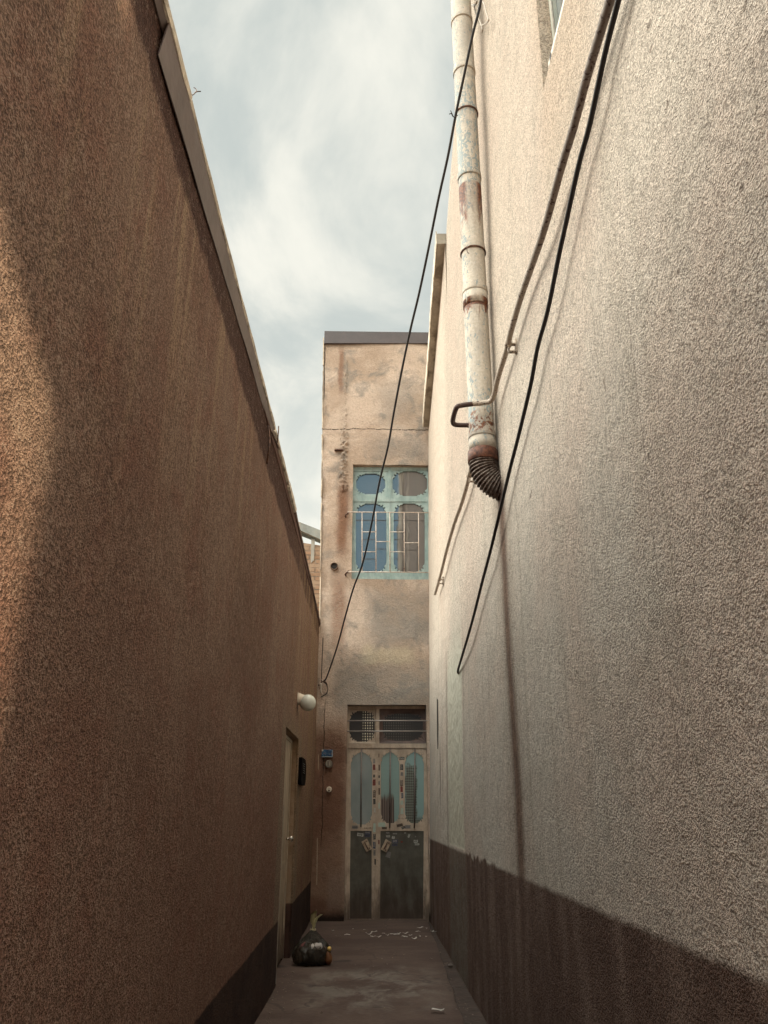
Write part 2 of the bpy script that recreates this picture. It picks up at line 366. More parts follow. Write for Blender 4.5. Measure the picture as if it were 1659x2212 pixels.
MPANEL = m_paint('dull_grey_door_panel_paint', (.086, .076, .060), (.112, .100, .080), (.07, .05, .04), .70, .45)
MDOORL = m_paint('pale_beige_door_paint', (.42, .33, .24), (.48, .39, .29), (.25, .17, .12), .68)
MDBROWN = m_paint('dark_brown_sash_paint', (.085, .045, .035), (.12, .068, .052), (.06, .03, .02), .66)
MBAR = plain('grey_steel_bar', (.20, .16, .145), .45, .3, .3, 40)
MPLATE = plain('scuffed_handle_plate', (.46, .35, .25), .5, .1, .3, 40, dirt=(.24, .15, .1))
MWHITE = plain('opal_glass', (.62, .62, .55), .18, 0, .04, 3)
MHOLD = plain('cream_lamp_holder', (.70, .60, .48), .4, 0, .1, 20)
MPAPER = plain('paper_scrap', (.75, .72, .68), .8, 0, .3, 60)
MCHROME = plain('polished_knob_metal', (.55, .50, .45), .15, .9, .1, 5)
MDARK = plain('dark_void', (.012, .008, .006), .9, 0, .2)
MCURT = plain('limp_grey_curtain_cloth', (.30, .26, .22), .9, 0, .4, 8)

# ------------------------------------------------------------------ mesh helpers
def parent_origin(p):
    v = Vector((0, 0, 0))
    while p is not None: v += p.location; p = p.parent
    return v
def obj(name, bm, m, parent=None, smooth=False, label=None, loc=None):
    if bm.faces: bmesh.ops.recalc_face_normals(bm, faces=bm.faces)
    return obj_raw(name, bm, m, parent, smooth, label, loc)
def obj_raw(name, bm, m, parent=None, smooth=False, label=None, loc=None):
    base = parent_origin(parent) if parent else Vector(loc or (0, 0, 0))
    for v in bm.verts: v.co -= base
    me = bpy.data.meshes.new(name); bm.to_mesh(me); bm.free()
    for mm in (m if isinstance(m, (list, tuple)) else [m]): me.materials.append(mm)
    if smooth:
        for f in me.polygons: f.use_smooth = True
    o = bpy.data.objects.new(name, me); COL.objects.link(o)
    if parent: o.parent = parent
    else: o.location = base
    if label: o['label'] = label
    return o
def thing(name, label, cat, loc=(0, 0, 0), group=None):
    o = bpy.data.objects.new(name, None); COL.objects.link(o); o.location = loc; o.empty_display_size = .1
    o['label'] = label; o['category'] = cat
    if group: o['group'] = group
    return o
def tag(o, label, cat, group=None):
    o['label'] = label; o['category'] = cat
    if group: o['group'] = group
    return o
def box(bm, a, b, bev=0., mi=0):
    a = Vector(a); b = Vector(b); c = (a+b)/2; s = b-a
    r = bmesh.ops.create_cube(bm, size=1)
    vs = r['verts']
    for v in vs: v.co = Vector((v.co.x*s.x, v.co.y*s.y, v.co.z*s.z))+c
    fs = set(f for v in vs for f in v.link_faces)
    for f in fs: f.material_index = mi
    if bev:
        es = list(set(e for v in vs for e in v.link_edges))
        bmesh.ops.bevel(bm, geom=es, offset=bev, segments=2, affect='EDGES', profile=.6)
    return bm
def quadbox(bm, q, n, mi=0):
    """prism: polygon q (list of Vectors) extruded by vector n"""
    a = [bm.verts.new(v) for v in q]; b = [bm.verts.new(v+n) for v in q]
    fs = [bm.faces.new(a), bm.faces.new(b[::-1])]
    for i in range(len(q)):
        j = (i+1) % len(q); fs.append(bm.faces.new((a[i], a[j], b[j], b[i])))
    for f in fs: f.material_index = mi
    return bm
def catmull(pts, n=6):
    P = [Vector(p) for p in pts]; P = [P[0]*2-P[1]]+P+[P[-1]*2-P[-2]]; out = []
    for i in range(1, len(P)-2):
        for k in range(n):
            u = k/n; a, b, c, d = P[i-1:i+3]
            out.append(.5*((2*b)+(c-a)*u+(2*a-5*b+4*c-d)*u*u+(3*b-a-3*c+d)*u**3))
    out.append(P[-2]); return out
def tube(bm, path, rad, seg=10, cap=True, mi=0):
    P = [Vector(p) for p in path]; N = len(P); prev = None; rings = []
    t0 = (P[1]-P[0]).normalized(); u = t0.orthogonal().normalized()
    for i, p in enumerate(P):
        tg = ((P[min(i+1, N-1)]-P[max(i-1, 0)])).normalized()
        u = (u-tg*u.dot(tg)).normalized(); v = tg.cross(u)
        r = rad(i/(N-1)) if callable(rad) else rad
        rings.append([bm.verts.new(p+(u*math.cos(a)+v*math.sin(a))*r) for a in [2*math.pi*k/seg for k in range(seg)]])
    for a, b in zip(rings, rings[1:]):
        for k in range(seg):
            f = bm.faces.new((a[k], a[(k+1) % seg], b[(k+1) % seg], b[k])); f.material_index = mi; f.smooth = True
    if cap:
        bm.faces.new(rings[0][::-1]).material_index = mi; bm.faces.new(rings[-1]).material_index = mi
    return bm
def plate_holes(bm, outer, holes, d, mi=0):
    """flat polygon with holes, extruded along +Y by d; points are Vectors in a plane y=const"""
    loops = [outer]+holes; flat = [v for l in loops for v in l]
    tris = tessellate_polygon([[Vector((v.x, v.z, 0)) for v in l] for l in loops])
    A = [bm.verts.new(v) for v in flat]; B = [bm.verts.new(v+Vector((0, d, 0))) for v in flat]
    for a, b, c in tris:
        for VV in (A, B):
            try: f = bm.faces.new((VV[a], VV[b], VV[c])); f.material_index = mi
            except ValueError: pass
    i = 0
    for l in loops:
        n = len(l)
        for k in range(n):
            a, b = i+k, i+(k+1) % n
            f = bm.faces.new((A[a], A[b], B[b], B[a])); f.material_index = mi
        i += n
    return bm
def lerp(a, b, t): return a+(b-a)*t
def steps(lo, hi, st, must=()):
    xs = sorted(set([lo, hi]+[m for m in must if lo < m < hi])); out = []
    for a, b in zip(xs, xs[1:]):
        n = max(1, round((b-a)/st)); out += [lerp(a, b, k/n) for k in range(n)]
    return out+[xs[-1]]
def wall_grid(bm, us, vs, holes, P, back, thick=0.):
    """curved grid wall with real openings: holes (u0,u1,v0,v1); reveals go `back` (Vector) behind each"""
    g = {}
    for i, u in enumerate(us):
        for j, v in enumerate(vs): g[i, j] = None
    def vert(i, j):
        if g[i, j] is None: g[i, j] = bm.verts.new(P(us[i], vs[j]))
        return g[i, j]
    for i in range(len(us)-1):
        for j in range(len(vs)-1):
            uc, vc = (us[i]+us[i+1])/2, (vs[j]+vs[j+1])/2
            if any(h[0] < uc < h[1] and h[2] < vc < h[3] for h in holes): continue
            f = bm.faces.new((vert(i, j), vert(i+1, j), vert(i+1, j+1), vert(i, j+1))); f.smooth = True
    for h in holes:
        dep = h[4] if len(h) > 4 else back
        I = [i for i, u in enumerate(us) if h[0]-1e-6 <= u <= h[1]+1e-6]; J = [j for j, v in enumerate(vs) if h[2]-1e-6 <= v <= h[3]+1e-6]
        loop = [(i, J[0]) for i in I]+[(I[-1], j) for j in J[1:]]+[(i, J[-1]) for i in I[::-1][1:]]+[(I[0], j) for j in J[::-1][1:-1]]
        fr = [vert(*k).co.copy() for k in loop]
        a = [bm.verts.new(c) for c in fr]; b = [bm.verts.new(c+dep) for c in fr]
        for k in range(len(loop)):
            q = (k+1) % len(loop); bm.faces.new((a[k], a[q], b[q], b[k]))
    return bm
def nz(x, y, z, s=1.): return mn.noise(Vector((x*s, y*s, z*s)))

# ------------------------------------------------------------------ ground
bm = bmesh.new(); v = [bm.verts.new(c) for c in ((-400, -400, -.10), (400, -400, -.10), (400, 400, -.10), (-400, 400, -.10))]; bm.faces.new(v)
g = obj('ground', bm, plain('dusty_ground', (.20, .16, .12), .95, 0, .4, 1.5)); g['kind'] = 'structure'
def gx(y): return lerp(.643, .746, (y-5.9)/4.1)+.012*nz(0, y, 3, 2.5)
bm = bmesh.new(); ys = steps(-4, 11.2, .12); xs = [-.80, -.6, -.4, -.2, 0, .2, .4, .55]
prev = None
for y in ys:
    e = gx(y) if y > 3 else .60
    row = [bm.verts.new((x, y, .004*nz(x, y, 0, 2))) for x in xs]+[bm.verts.new((e-.012, y, .003*nz(e, y, 0, 2))), bm.verts.new((e, y, -.012)), bm.verts.new((e+.004, y, -.05))]
    if prev:
        for k in range(len(row)-1): bm.faces.new((prev[k], prev[k+1], row[k+1], row[k])).smooth = True
    prev = row
fl = obj('alley_floor', bm, MFL); fl['kind'] = 'structure'
bm = bmesh.new(); prev = None
for y in ys:
    row = [bm.verts.new((x, y, -.030+dz_+.006*nz(x, y, 5, 4))) for x, dz_ in ((.55, 0), (.66, -.004), (.74, .004), (.90, .012))]
    if prev:
        for k in range(3): bm.faces.new((prev[k], prev[k+1], row[k+1], row[k])).smooth = True
    prev = row
gt = obj('gutter', bm, plain('damp_gutter_cement', (.042, .026, .020), .8, 0, .5, 9, .012, bscale=22)); gt['kind'] = 'structure'

# ------------------------------------------------------------------ left house (low, brown roughcast)
lh = thing('left_house', 'low brown roughcast house on the left with metal edged flat roof', 'house', (-.73, 5, 0))
def top(y): return lerp(3.835, 3.875, min(1, max(0, y-2)/5))+ (0 if y < 9 else -.03*(y-9))
DY0, DY1, DZ = 7.07, 8.35, 2.0
bm = bmesh.new()
vs_ = steps(0, 3.70, .12, (DZ,)); us_ = steps(-1.2, 11.05, .12, (DY0, DY1))
def PL(u, v):
    w = .010*nz(u, v, 1, 1.1)+.004*nz(u, v, 7, 3.3)
    zz = v if v < 3.69 else top(u)
    return Vector((-.73+w, u, zz-.02*(v == 0)))
wall_grid(bm, us_, vs_, [(DY0, DY1, 0, DZ, Vector((-.085, 0, 0)))], PL, None)
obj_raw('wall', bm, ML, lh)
bm = bmesh.new(); box(bm, (-6, -1.2, -.05), (-.90, 11.04, 3.66)); obj('house_body', bm, plain('plain_brown_render', (.20, .13, .09), .9), lh)
# roof edge: soffit, slab lip, metal flashing sheets
def ztop(y):
    ks = [(-1.2, 3.76), (1.6, 3.785), (3, 3.80), (4.1, 3.84), (5, 3.865), (6.8, 3.90), (9, 3.86), (11, 3.78)]
    for (a, b), (c, d) in zip(ks, ks[1:]):
        if y <= c: return .07+lerp(b, d, (y-a)/(c-a))
    return 3.85
def strip_y(bm, y0, y1, prof, st=.09, jit=.003, seed=0.):
    """extrude an (x,z) profile function along Y"""
    ys = steps(y0, y1, st); prev = None
    for y in ys:
        row = [bm.verts.new((x+jit*nz(y, k, seed, 4), y, z+jit*nz(y, k+9, seed, 5))) for k, (x, z) in enumerate(prof(y))]
        if prev is None: bm.faces.new(row)
        else:
            for k in range(len(row)): bm.faces.new((prev[k], prev[(k+1) % len(row)], row[(k+1) % len(row)], row[k]))
        prev = row
    bm.faces.new(prev[::-1]); return bm
bm = bmesh.new()
strip_y(bm, -1.2, 11.0, lambda y: [(-1.1, top(y)-.05), (-.745, top(y)-.03), (-.722, top(y)-.02), (-.718, ztop(y)-.012), (-1.1, ztop(y)-.008)], jit=.006)
obj('roof_slab', bm, plain('dark_stained_slab_edge', (.11, .055, .042), .9, 0, .4, 6, .01), lh)
FL = plain('grey_sheet_metal_flashing', (.125, .092, .086), .5, .0, .3, 5, .004, bscale=9)
def flashing(y0, y1, zl, seed, xo=-.704):
    bm = bmesh.new()
    def pr(y):
        w = .012*nz(y, seed, 2, 2.2)
        return [(xo-.022, zl(y)+w+.02), (xo-.018, zl(y)+w+.02), (xo+.002+w*.4, ztop(y)-.045), (xo-.004+w*.4, ztop(y)-.045)]
    strip_y(bm, y0, y1, pr, .06, .002, seed)
    return obj('flashing_sheet', bm, FL, lh)
flashing(-1.2, 1.98, lambda y: lerp(3.69, 3.775, (y+1.2)/3.2), 1., -.706)
flashing(1.86, 4.05, lambda y: lerp(3.635, 3.775, (y-1.86)/2.2), 2.)
flashing(4.00, 5.02, lambda y: lerp(3.785, 3.83, (y-4)), 3., -.708)
def lip(y0, y1, seed, xo, th):
    bm = bmesh.new()
    strip_y(bm, y0, y1, lambda y: [(xo-.05, ztop(y)-th), (xo+.004*nz(y, 3, seed, 6), ztop(y)-th+.006+.008*nz(y, 1, seed, 9)), (xo+.006, ztop(y)-.02), (xo-.006, ztop(y)), (-1.1, ztop(y)+.01), (-1.1, ztop(y)-th+.03)], .05, .004, seed)
    return obj('coping', bm, MLIP, lh)
lip(-1.2, 2.18, 1., -.699, .052); lip(2.19, 5.05, 2., -.702, .040); lip(5.07, 6.1, 3., -.702, .045); lip(6.11, 6.75, 4., -.698, .06)
bm = bmesh.new(); strip_y(bm, 6.76, 10.96, lambda y: [(-.75, ztop(y)-.05), (-.708, ztop(y)-.045), (-.706, ztop(y)-.01), (-.75, ztop(y))], .1, .004, 5.)
obj('coping', bm, plain('dark_worn_coping', (.10, .06, .045), .9, 0, .4, 9), lh)
# hooked reinforcing bar and wire ends sticking out of the roof edge
bm = bmesh.new(); tube(bm, catmull([(-.71, 4.75, 3.78), (-.693, 4.73, 3.67), (-.689, 4.71, 3.59), (-.697, 4.73, 3.53), (-.705, 4.77, 3.50)]), .007, 8)
tube(bm, catmull([(-.71, 4.75, 3.78), (-.693, 5.0, 3.80), (-.689, 5.16, 3.81)]), .008, 8)
obj('rebar_hook', bm, MRU, lh, True)
bm = bmesh.new(); tube(bm, catmull([(-.70, 5.18, 3.86), (-.694, 5.16, 3.90), (-.692, 5.15, 3.95), (-.694, 5.16, 3.99)]), .005, 6)
obj('bent_wire', bm, MRU, lh, True)
bm = bmesh.new(); tube(bm, catmull([(-.705, 2.17, 3.84), (-.696, 2.19, 3.865), (-.690, 2.21, 3.905), (-.676, 2.22, 3.92)]), .0022, 6)
tube(bm, catmull([(-.690, 2.21, 3.905), (-.694, 2.22, 3.93), (-.705, 2.22, 3.94)]), .0018, 6)
obj('bent_wire', bm, MRU, lh, True)
# door of the left house
bm = bmesh.new()
box(bm, (-.825, DY0+.03, .015), (-.806, DY1-.045, 1.955), .002)
for z0, z1 in ((.15, .85), (1.0, 1.85)):
    box(bm, (-.808, DY0+.15, z0), (-.801, DY1-.18, z1), .003)
ld = obj('door', bm, MDOORL, lh)
bm = bmesh.new()
box(bm, (-.835, DY0+.001, .0), (-.795, DY0+.03, 1.985), .003); box(bm, (-.835, DY1-.042, .0), (-.795, DY1-.001, 1.985), .003)
box(bm, (-.835, DY0+.03, 1.955), (-.795, DY1-.042, 1.985), .003)
obj('door_frame', bm, MDOORL, ld)
kp = oX(627, 1812, -.765)
bm = bmesh.new(); tube(bm, [(-.806, kp.y, kp.z), (-.775, kp.y, kp.z)], .012, 10)
bmesh.ops.create_uvsphere(bm, u_segments=18, v_segments=12, radius=.030, matrix=Matrix.Translation((-.757, kp.y, kp.z)) @ Matrix.Diagonal((.8, 1, 1, 1)))
obj('door_knob', bm, MCHROME, ld, True)
# metal corner strip at the near jamb, lower part bent and shiny
bm = bmesh.new()
quadbox(bm, [Vector((-.729, DY0-.012, .02)), Vector((-.729, DY0+.004, .02)), Vector((-.727, DY0+.004, 1.35)), Vector((-.727, DY0-.006, 1.35))], Vector((.005, 0, 0)))
obj('corner_strip', bm, plain('worn_bare_metal_strip', (.42, .36, .30), .4, .5, .4, 30), lh)

# wall lamp
lp = oX(645, 1510, -.722)
lamp = thing('wall_lamp', 'white glass globe lamp on a cream holder on the left wall above the side door', 'lamp', lp)
gc = oY(665, 1518, lp.y)
ax = (gc-Vector((-.72, lp.y, lp.z))).normalized()
def lathe_axis(bm, org, ax, prof, seg=24):
    u = ax.orthogonal().normalized(); v = ax.cross(u); rings = []
    for h, r in prof: rings.append([bm.verts.new(org+ax*h+(u*math.cos(a)+v*math.sin(a))*r) for a in [2*math.pi*k/seg for k in range(seg)]])
    for a, b in zip(rings, rings[1:]):
        for k in range(seg): bm.faces.new((a[k], a[(k+1) % seg], b[(k+1) % seg], b[k])).smooth = True
    bm.faces.new(rings[0][::-1]); bm.faces.new(rings[-1]); return bm
bm = bmesh.new(); lathe_axis(bm, Vector((-.725, lp.y, lp.z)), Vector((1, 0, -.08)).normalized(), [(-.01, .062), (.012, .062), (.02, .056), (.05, .048), (.068, .045)])
obj('lamp_holder', bm, MHOLD, lamp)
bm = bmesh.new(); bmesh.ops.create_uvsphere(bm, u_segments=32, v_segments=20, radius=.083, matrix=Matrix.Translation(gc))
obj('globe', bm, MWHITE, lamp, True)

# black rounded box beyond the door
a = oX(648, 1640, -.73); b = oX(655.5, 1695, -.73)
icom = thing('intercom_box', 'black rounded box fixed to the left wall just past the side door', 'intercom', (-.73, (a.y+b.y)/2, b.z))
bm = bmesh.new(); y0, y1 = 8.42, 9.02; z1 = oX(650, 1639, -.73).z; z0 = oX(650, 1697, -.73).z
pts = []
for cy, cz, a0 in ((y1-.16, z1-.12, 0), (y0+.02, z1-.02, 90), (y0+.02, z0+.02, 180), (y1-.16, z0+.12, 270)):
    rr = (.16, .12) if cy > 8.6 else (.02, .02)
    for k in range(7):
        an = R(a0+15*k); pts.append(Vector((-.738, cy+rr[0]*math.cos(an), cz+rr[1]*math.sin(an))))
quadbox(bm, pts, Vector((.045, 0, 0)))
mk = plain('matt_black_plastic', (.006, .004, .004), .9); mk.node_tree.nodes['Principled BSDF'].inputs['Specular IOR Level'].default_value = .05
obj('casing', bm, mk, icom)
bm = bmesh.new()
for k in range(5): box(bm, (-.694, 8.55, z0+.12+k*.022), (-.6905, 8.80, z0+.128+k*.022))
obj('grille', bm, plain('dark_grey_plastic', (.03, .025, .022), .4), icom)

# ------------------------------------------------------------------ right house (tall, cream roughcast)
rh = thing('right_house', 'tall cream roughcast house on the right with brown painted base and a high barred window', 'house', (.82, 3.6, 0))
WY0, WY1, WZ0, WZ1 = 1.55, 2.915, 4.79, 6.3
bm = bmesh.new()
us_ = steps(-.5, 7.85, .14, (WY0, WY1)); vs_ = steps(-.1, 12.5, .14, (WZ0, WZ1))
def prx(u, v):
    w = .009*nz(u, v, 11, .9)+.003*nz(u, v, 17, 3)
    x = rX(v)+w
    s = min(1, max(0, (u-6.3)/1.5)); s = s*s*(3-2*s)
    x += s*max(0, v-8.2)*.075
    return x
wall_grid(bm, us_, vs_, [(WY0, WY1, WZ0, WZ1, Vector((.20, 0, 0)))], lambda u, v: Vector((prx(u, v), u, v)), None)
obj_raw('wall', bm, MR, rh)
MRB = plain('cream_render', (.55, .47, .36), .9, 0, .2)
bm = bmesh.new(); box(bm, (1.45, -.49, -.05), (8, 7.84, 12.4)); 
bm2 = bm
box(bm, (.86, -.49, 0), (1.44, -.36, 12.4)); box(bm, (1.16, 7.70, 0), (1.44, 7.84, 12.4))
obj('house_body', bm, MRB, rh)
bm = bmesh.new(); box(bm, (-.95, -.98, 3.86), (1.3, -.80, 5.0), .01); tag(obj('sun_blocker_beam', bm, MRB, None, loc=(.2, -.9, 3.86)), 'unseen beam added across the alley mouth behind the viewer to block part of the sun', 'beam')  # unseen beam added to trim the top of the left wall's sun patch
# the high window
fx = rX(5)+.075
bm = bmesh.new()
for y0, y1 in ((WY1-.07, WY1-.003), (WY1-.62, WY1-.56), (WY0+.003, WY0+.07)):
    box(bm, (fx, y0, WZ0+.003), (fx+.05, y1, WZ1-.003), .004)
box(bm, (fx+.004, WY0+.07, WZ0+.003), (fx+.046, WY1-.07, WZ0+.07), .004)
box(bm, (fx+.004, WY0+.07, WZ1-.07), (fx+.046, WY1-.07, WZ1-.003), .004)
MPALE = m_paint('pale_green_grey_window_paint', (.46, .50, .44), (.56, .57, .50), (.28, .25, .2), .68)
rw = obj('window', bm, MPALE, rh, label='high window with pale frame and slanting bars')
bm = bmesh.new(); box(bm, (fx+.02, WY0+.07, WZ0+.07), (fx+.026, WY1-.07, WZ1-.07)); obj('pane', bm, m_glass('window_glass', (.8, .85, .86), .35, (.08, .09, .09)), rw)
bm = bmesh.new()
for k in range(5):
    y = WY1-.14-k*.24; tube(bm, [(fx-.03, y, WZ0+.10), (fx-.03, y, WZ1-.02)], .008, 8)
for z in (WZ0+.13, WZ0+.75): box(bm, (fx-.046, WY0+.005, z), (fx-.032, WY1-.03, z+.03))
obj('grille', bm, plain('white_grille_bar', (.62, .60, .54), .5, 0, .3, 20), rw)
bm = bmesh.new(); box(bm, (fx-.05, WY1-.10, WZ0+.10), (fx+.004, WY1-.07, WZ0+.15), .003); obj('grille_foot', bm, MBLACK, rw)

# farther, lower house on the right, with a sloping eave board
ah = thing('far_right_house', 'lower cream house beyond the drainpipe with a sloping grey concrete eave', 'house', (.82, 9.5, 0))
def atop(y): return lerp(8.05, 7.05, (y-7.87)/3.03)
bm = bmesh.new(); us_ = steps(7.852, 11.3, .14); vs_ = steps(-.1, 7.0, .14)+[1.]
def PA(u, v):
    z = v if v <= 7.0 and v != vs_[-1] else v
    return Vector((rX(v)+.008*nz(u, v, 11, .9)+.003*nz(u, v, 17, 3), u, v))
vs_ = steps(-.1, 7.0, .14)
wall_grid(bm, us_, vs_, [], PA, None)
b_ = [Vector((rX(7)+.008*nz(u, 7.0, 11, .9)+.003*nz(u, 7.0, 17, 3), u, 7.0)) for u in us_]
tp = [Vector((rX(7.3), u, max(7.02, atop(u)-.02))) for u in us_]
A = [bm.verts.new(c) for c in b_]; B = [bm.verts.new(c) for c in tp]
for k in range(len(us_)-1): bm.faces.new((A[k], A[k+1], B[k+1], B[k])).smooth = True
obj_raw('wall', bm, MR, ah)
bm = bmesh.new(); box(bm, (1.3, 7.86, -.05), (8, 14, 6.95)); obj('house_body', bm, MRB, ah)
def eave_ox(y): return lerp(.830, .838, (y-7.85)/3.05)+.010*nz(y, 2, 4, 1.6)
bm = bmesh.new(); prev = None
for y in steps(7.86, 10.93, .15):
    zb = atop(y)-.02; ox = eave_ox(y)
    row = [bm.verts.new(c) for c in ((ox, y, zb), (1.25, y, zb), (1.25, y, zb+.16), (ox-.004, y, zb+.16))]
    if prev is None: bm.faces.new(row)
    else:
        for k in range(4): bm.faces.new((prev[k], prev[(k+1) % 4], row[(k+1) % 4], row[k]))
    prev = row
bm.faces.new(prev[::-1]); obj('eave', bm, MSLAB, ah)
bm = bmesh.new(); prev = None
for y in steps(7.86, 10.93, .12):
    zb = atop(y)-.024+.01*nz(y, 1, 1, 4); ox = eave_ox(y)-.003
    row = [bm.verts.new(c) for c in ((ox, y, zb), (ox, y, zb+.20), (ox-.012+.006*nz(y, 0, 3, 5), y, zb+.20), (ox-.012+.006*nz(y, 0, 3, 5), y, zb))]
    if prev is None: bm.faces.new(row)
    else:
        for k in range(4): bm.faces.new((prev[k], prev[(k+1) % 4], row[(k+1) % 4], row[k]))
    prev = row
bm.faces.new(prev[::-1]); obj('eave_trim', bm, MLIP, ah)
# narrow slot in the wall
bm = bmesh.new(); q = [oR(944, 1508, .003), oR(946.5, 1512, .003), oR(947, 1560, .003), oR(946.3, 1618, .003), oR(945.3, 1618, .003), oR(944.2, 1560, .003)]
quadbox(bm, q, Vector((-.002, 0, 0))); obj('slot', bm, MDARK, ah)

# ------------------------------------------------------------------ far house across the end of the alley
fh = thing('end_house', 'narrow plastered house closing the alley, teal window above a double door', 'house', (.05, 11, 0))
FY = 11.0
def flx(z): return -.645-.0172*z
w0 = oY(757, 1251, FY); w1 = oY(928, 1003, FY); d0 = oY(745, 1990, FY); d1 = oY(924, 1523, FY)
HX0, HX1, HZ0, HZ1 = -.275, .905, w0.z, oY(840, 1005, FY).z
GX0, GX1, GZ1 = -.302, .800, d1.z
bm = bmesh.new()
us_ = [-.84, -.75]+steps(-.66, 1.25, .10, (HX0, HX1, GX0, GX1)); vs_ = steps(-.05, 8.66, .10, (HZ0, HZ1, GZ1))
def PF(u, v):
    x = u
    if u < -.70: x = u if v < 3.7 else flx(v)-.0005*(u < -.8)
    elif u <= -.659: x = flx(v)
    elif u < -.3: x = lerp(flx(v), -.3, (u+.66)/.36)
    e = .030*nz(u, v, 21, 1.6)+.014*nz(u, v, 31, 4.5)
    return Vector((x, FY-.01+e, v))
wall_grid(bm, us_, vs_, [(HX0, HX1, HZ0, HZ1, Vector((0, .14, 0))), (GX0, GX1, -.051, GZ1, Vector((0, .22, 0)))], PF, None)
obj_raw('wall', bm, MF, fh)
bm = bmesh.new()
quadbox(bm, [Vector((flx(0), 11.0, 0)), Vector((flx(8.6), 11.0, 8.6)), Vector((flx(8.6), 16, 8.6)), Vector((flx(0), 16, 0))], Vector((-.012, 0, 0)))
quadbox(bm, [Vector((-.72, 11.35, -.05)), Vector((1.3, 11.35, -.05)), Vector((1.3, 11.35, 8.6)), Vector((-.72, 11.35, 8.6))], Vector((0, 4.6, 0)))
obj('house_body', bm, plain('plain_plaster', (.38, .28, .19), .9), fh)
# roof fascia
t0 = oY(701, 715, 10.95); t1 = oY(925, 718, 10.95); b0 = oY(701, 740, 10.95)
bm = bmesh.new(); quadbox(bm, [Vector((t0.x, 10.95, b0.z-.01)), Vector((1.3, 10.95, b0.z+.015)), Vector((1.3, 10.95, t1.z)), Vector((t0.x, 10.95, t0.z))], Vector((0, .07, 0)))
obj('roof_fascia', bm, MBROWN, fh)
bm = bmesh.new(); box(bm, (t0.x+.01, 10.985, 8.60), (1.3, 16, 8.68)); obj('roof', bm, MBROWN, fh)
# loose plaster strip on the corner, broken lump, pipe stub, iron strip
bm = bmesh.new(); prev = None
for k in range(46):
    z = lerp(3.9, 8.72, k/45); w = .016+.007*nz(z, 1, 1, 4); dxx = .008*nz(z, 5, 2, 5)
    row = [bm.verts.new(c) for c in ((flx(z)-.020+dxx, 10.99, z), (flx(z)-.020+dxx+w, 10.975, z), (flx(z)-.020+dxx+w, 11.02, z), (flx(z)-.020+dxx, 11.02, z))]
    if prev is None: bm.faces.new(row)
    elif k % 11 != 7:
        for q in range(4): bm.faces.new((prev[q], prev[(q+1) % 4], row[(q+1) % 4], row[q]))
    prev = row
obj('corner_plaster', bm, plain('pale_loose_plaster', (.46, .37, .28), .9, 0, .5, 12, dirt=(.20, .15, .11)), fh)
bm = bmesh.new(); prev = None
for k in range(150):
    z = lerp(5.80, 8.50, k/149); row = []
    big_ = 1. if z < 6.95 else .42; hw = .105 if z < 6.95 else .055
    for j in range(13):
        u = j/6-1; x_ = -.415+.02*nz(z, 3, 1, 2)+u*hw
        e = max(0, 1-u*u)*min(1, (z-5.8)/.15, (8.5-z)/.2)
        lump_ = abs(nz(x_, z, 3, 17))+.6*abs(nz(x_, z, 9, 38))
        row.append(bm.verts.new((x_, 11.03-.045*e-.085*big_*e*lump_, z)))
    if prev:
        for j in range(12): bm.faces.new((prev[j], prev[j+1], row[j+1], row[j]))
    prev = row
obj('broken_plaster', bm, MF, fh, True)
bm = bmesh.new(); p0 = oY(731, 972, 10.96); box(bm, (p0.x-.06, 10.93, p0.z-.012), (p0.x+.07, 10.99, p0.z+.008), .002); obj('iron_strip', bm, MRU, fh)
hc = oY(722, 1222, 10.95)
bm = bmesh.new(); lathe_axis(bm, Vector((hc.x, 11.02, hc.z)), Vector((0, -1, -.12)).normalized(), [(0, .058), (.06, .060), (.09, .056), (.088, .047), (.03, .045)]);
obj('pipe_stub', bm, [plain('rusty_stub_rim', (.17, .11, .075), .8, 0, .5, 20)], fh)
bm = bmesh.new(); bmesh.ops.create_circle(bm, cap_ends=True, segments=24, radius=.050, matrix=Matrix.Translation((hc.x, 10.945, hc.z)) @ Matrix.Rotation(R(83), 4, 'X')); obj('stub_bore', bm, MDARK, fh)

# ---- fretwork: openings with stepped corners
CORNER = [(1., 0.), (.82, .0), (.77, .11), (.58, .12), (.54, .24), (.42, .20), (.36, .10), (.27, .16), (.33, .27), (.31, .38), (.21, .36), (.12, .32), (.10, .44), (.20, .52), (.14, .66), (.05, .72), (.015, .84), (0., 1.)]
def fret(x0, y0, x1, y1, Y, cx=.36, cy=.30, arch=0.):
    """pixel box of the photo -> closed outline on plane Y, every corner stepped"""
    w, h = x1-x0, y1-y0; out = []
    def cor(ox, oy, sx, sy, rev):
        L = CORNER[::-1] if rev else CORNER
        return [(ox+sx*a*cx*w, oy+sy*b*cy) for a, b in L]
    P = []
    P += cor(x0, y0, 1, 1, True)          # left side up to top edge
    if arch: P.append(((x0+x1)/2, y0-arch))
    P += cor(x1, y0, -1, 1, False)
    P += cor(x1, y1, -1, -1, True)
    P += cor(x0, y1, 1, -1, False)
    return [oY(a, b, Y) for a, b in P]
def rectp(x0, y0, x1, y1, Y): return [oY(x0, y0, Y), oY(x1, y0, Y), oY(x1, y1, Y), oY(x0, y1, Y)]

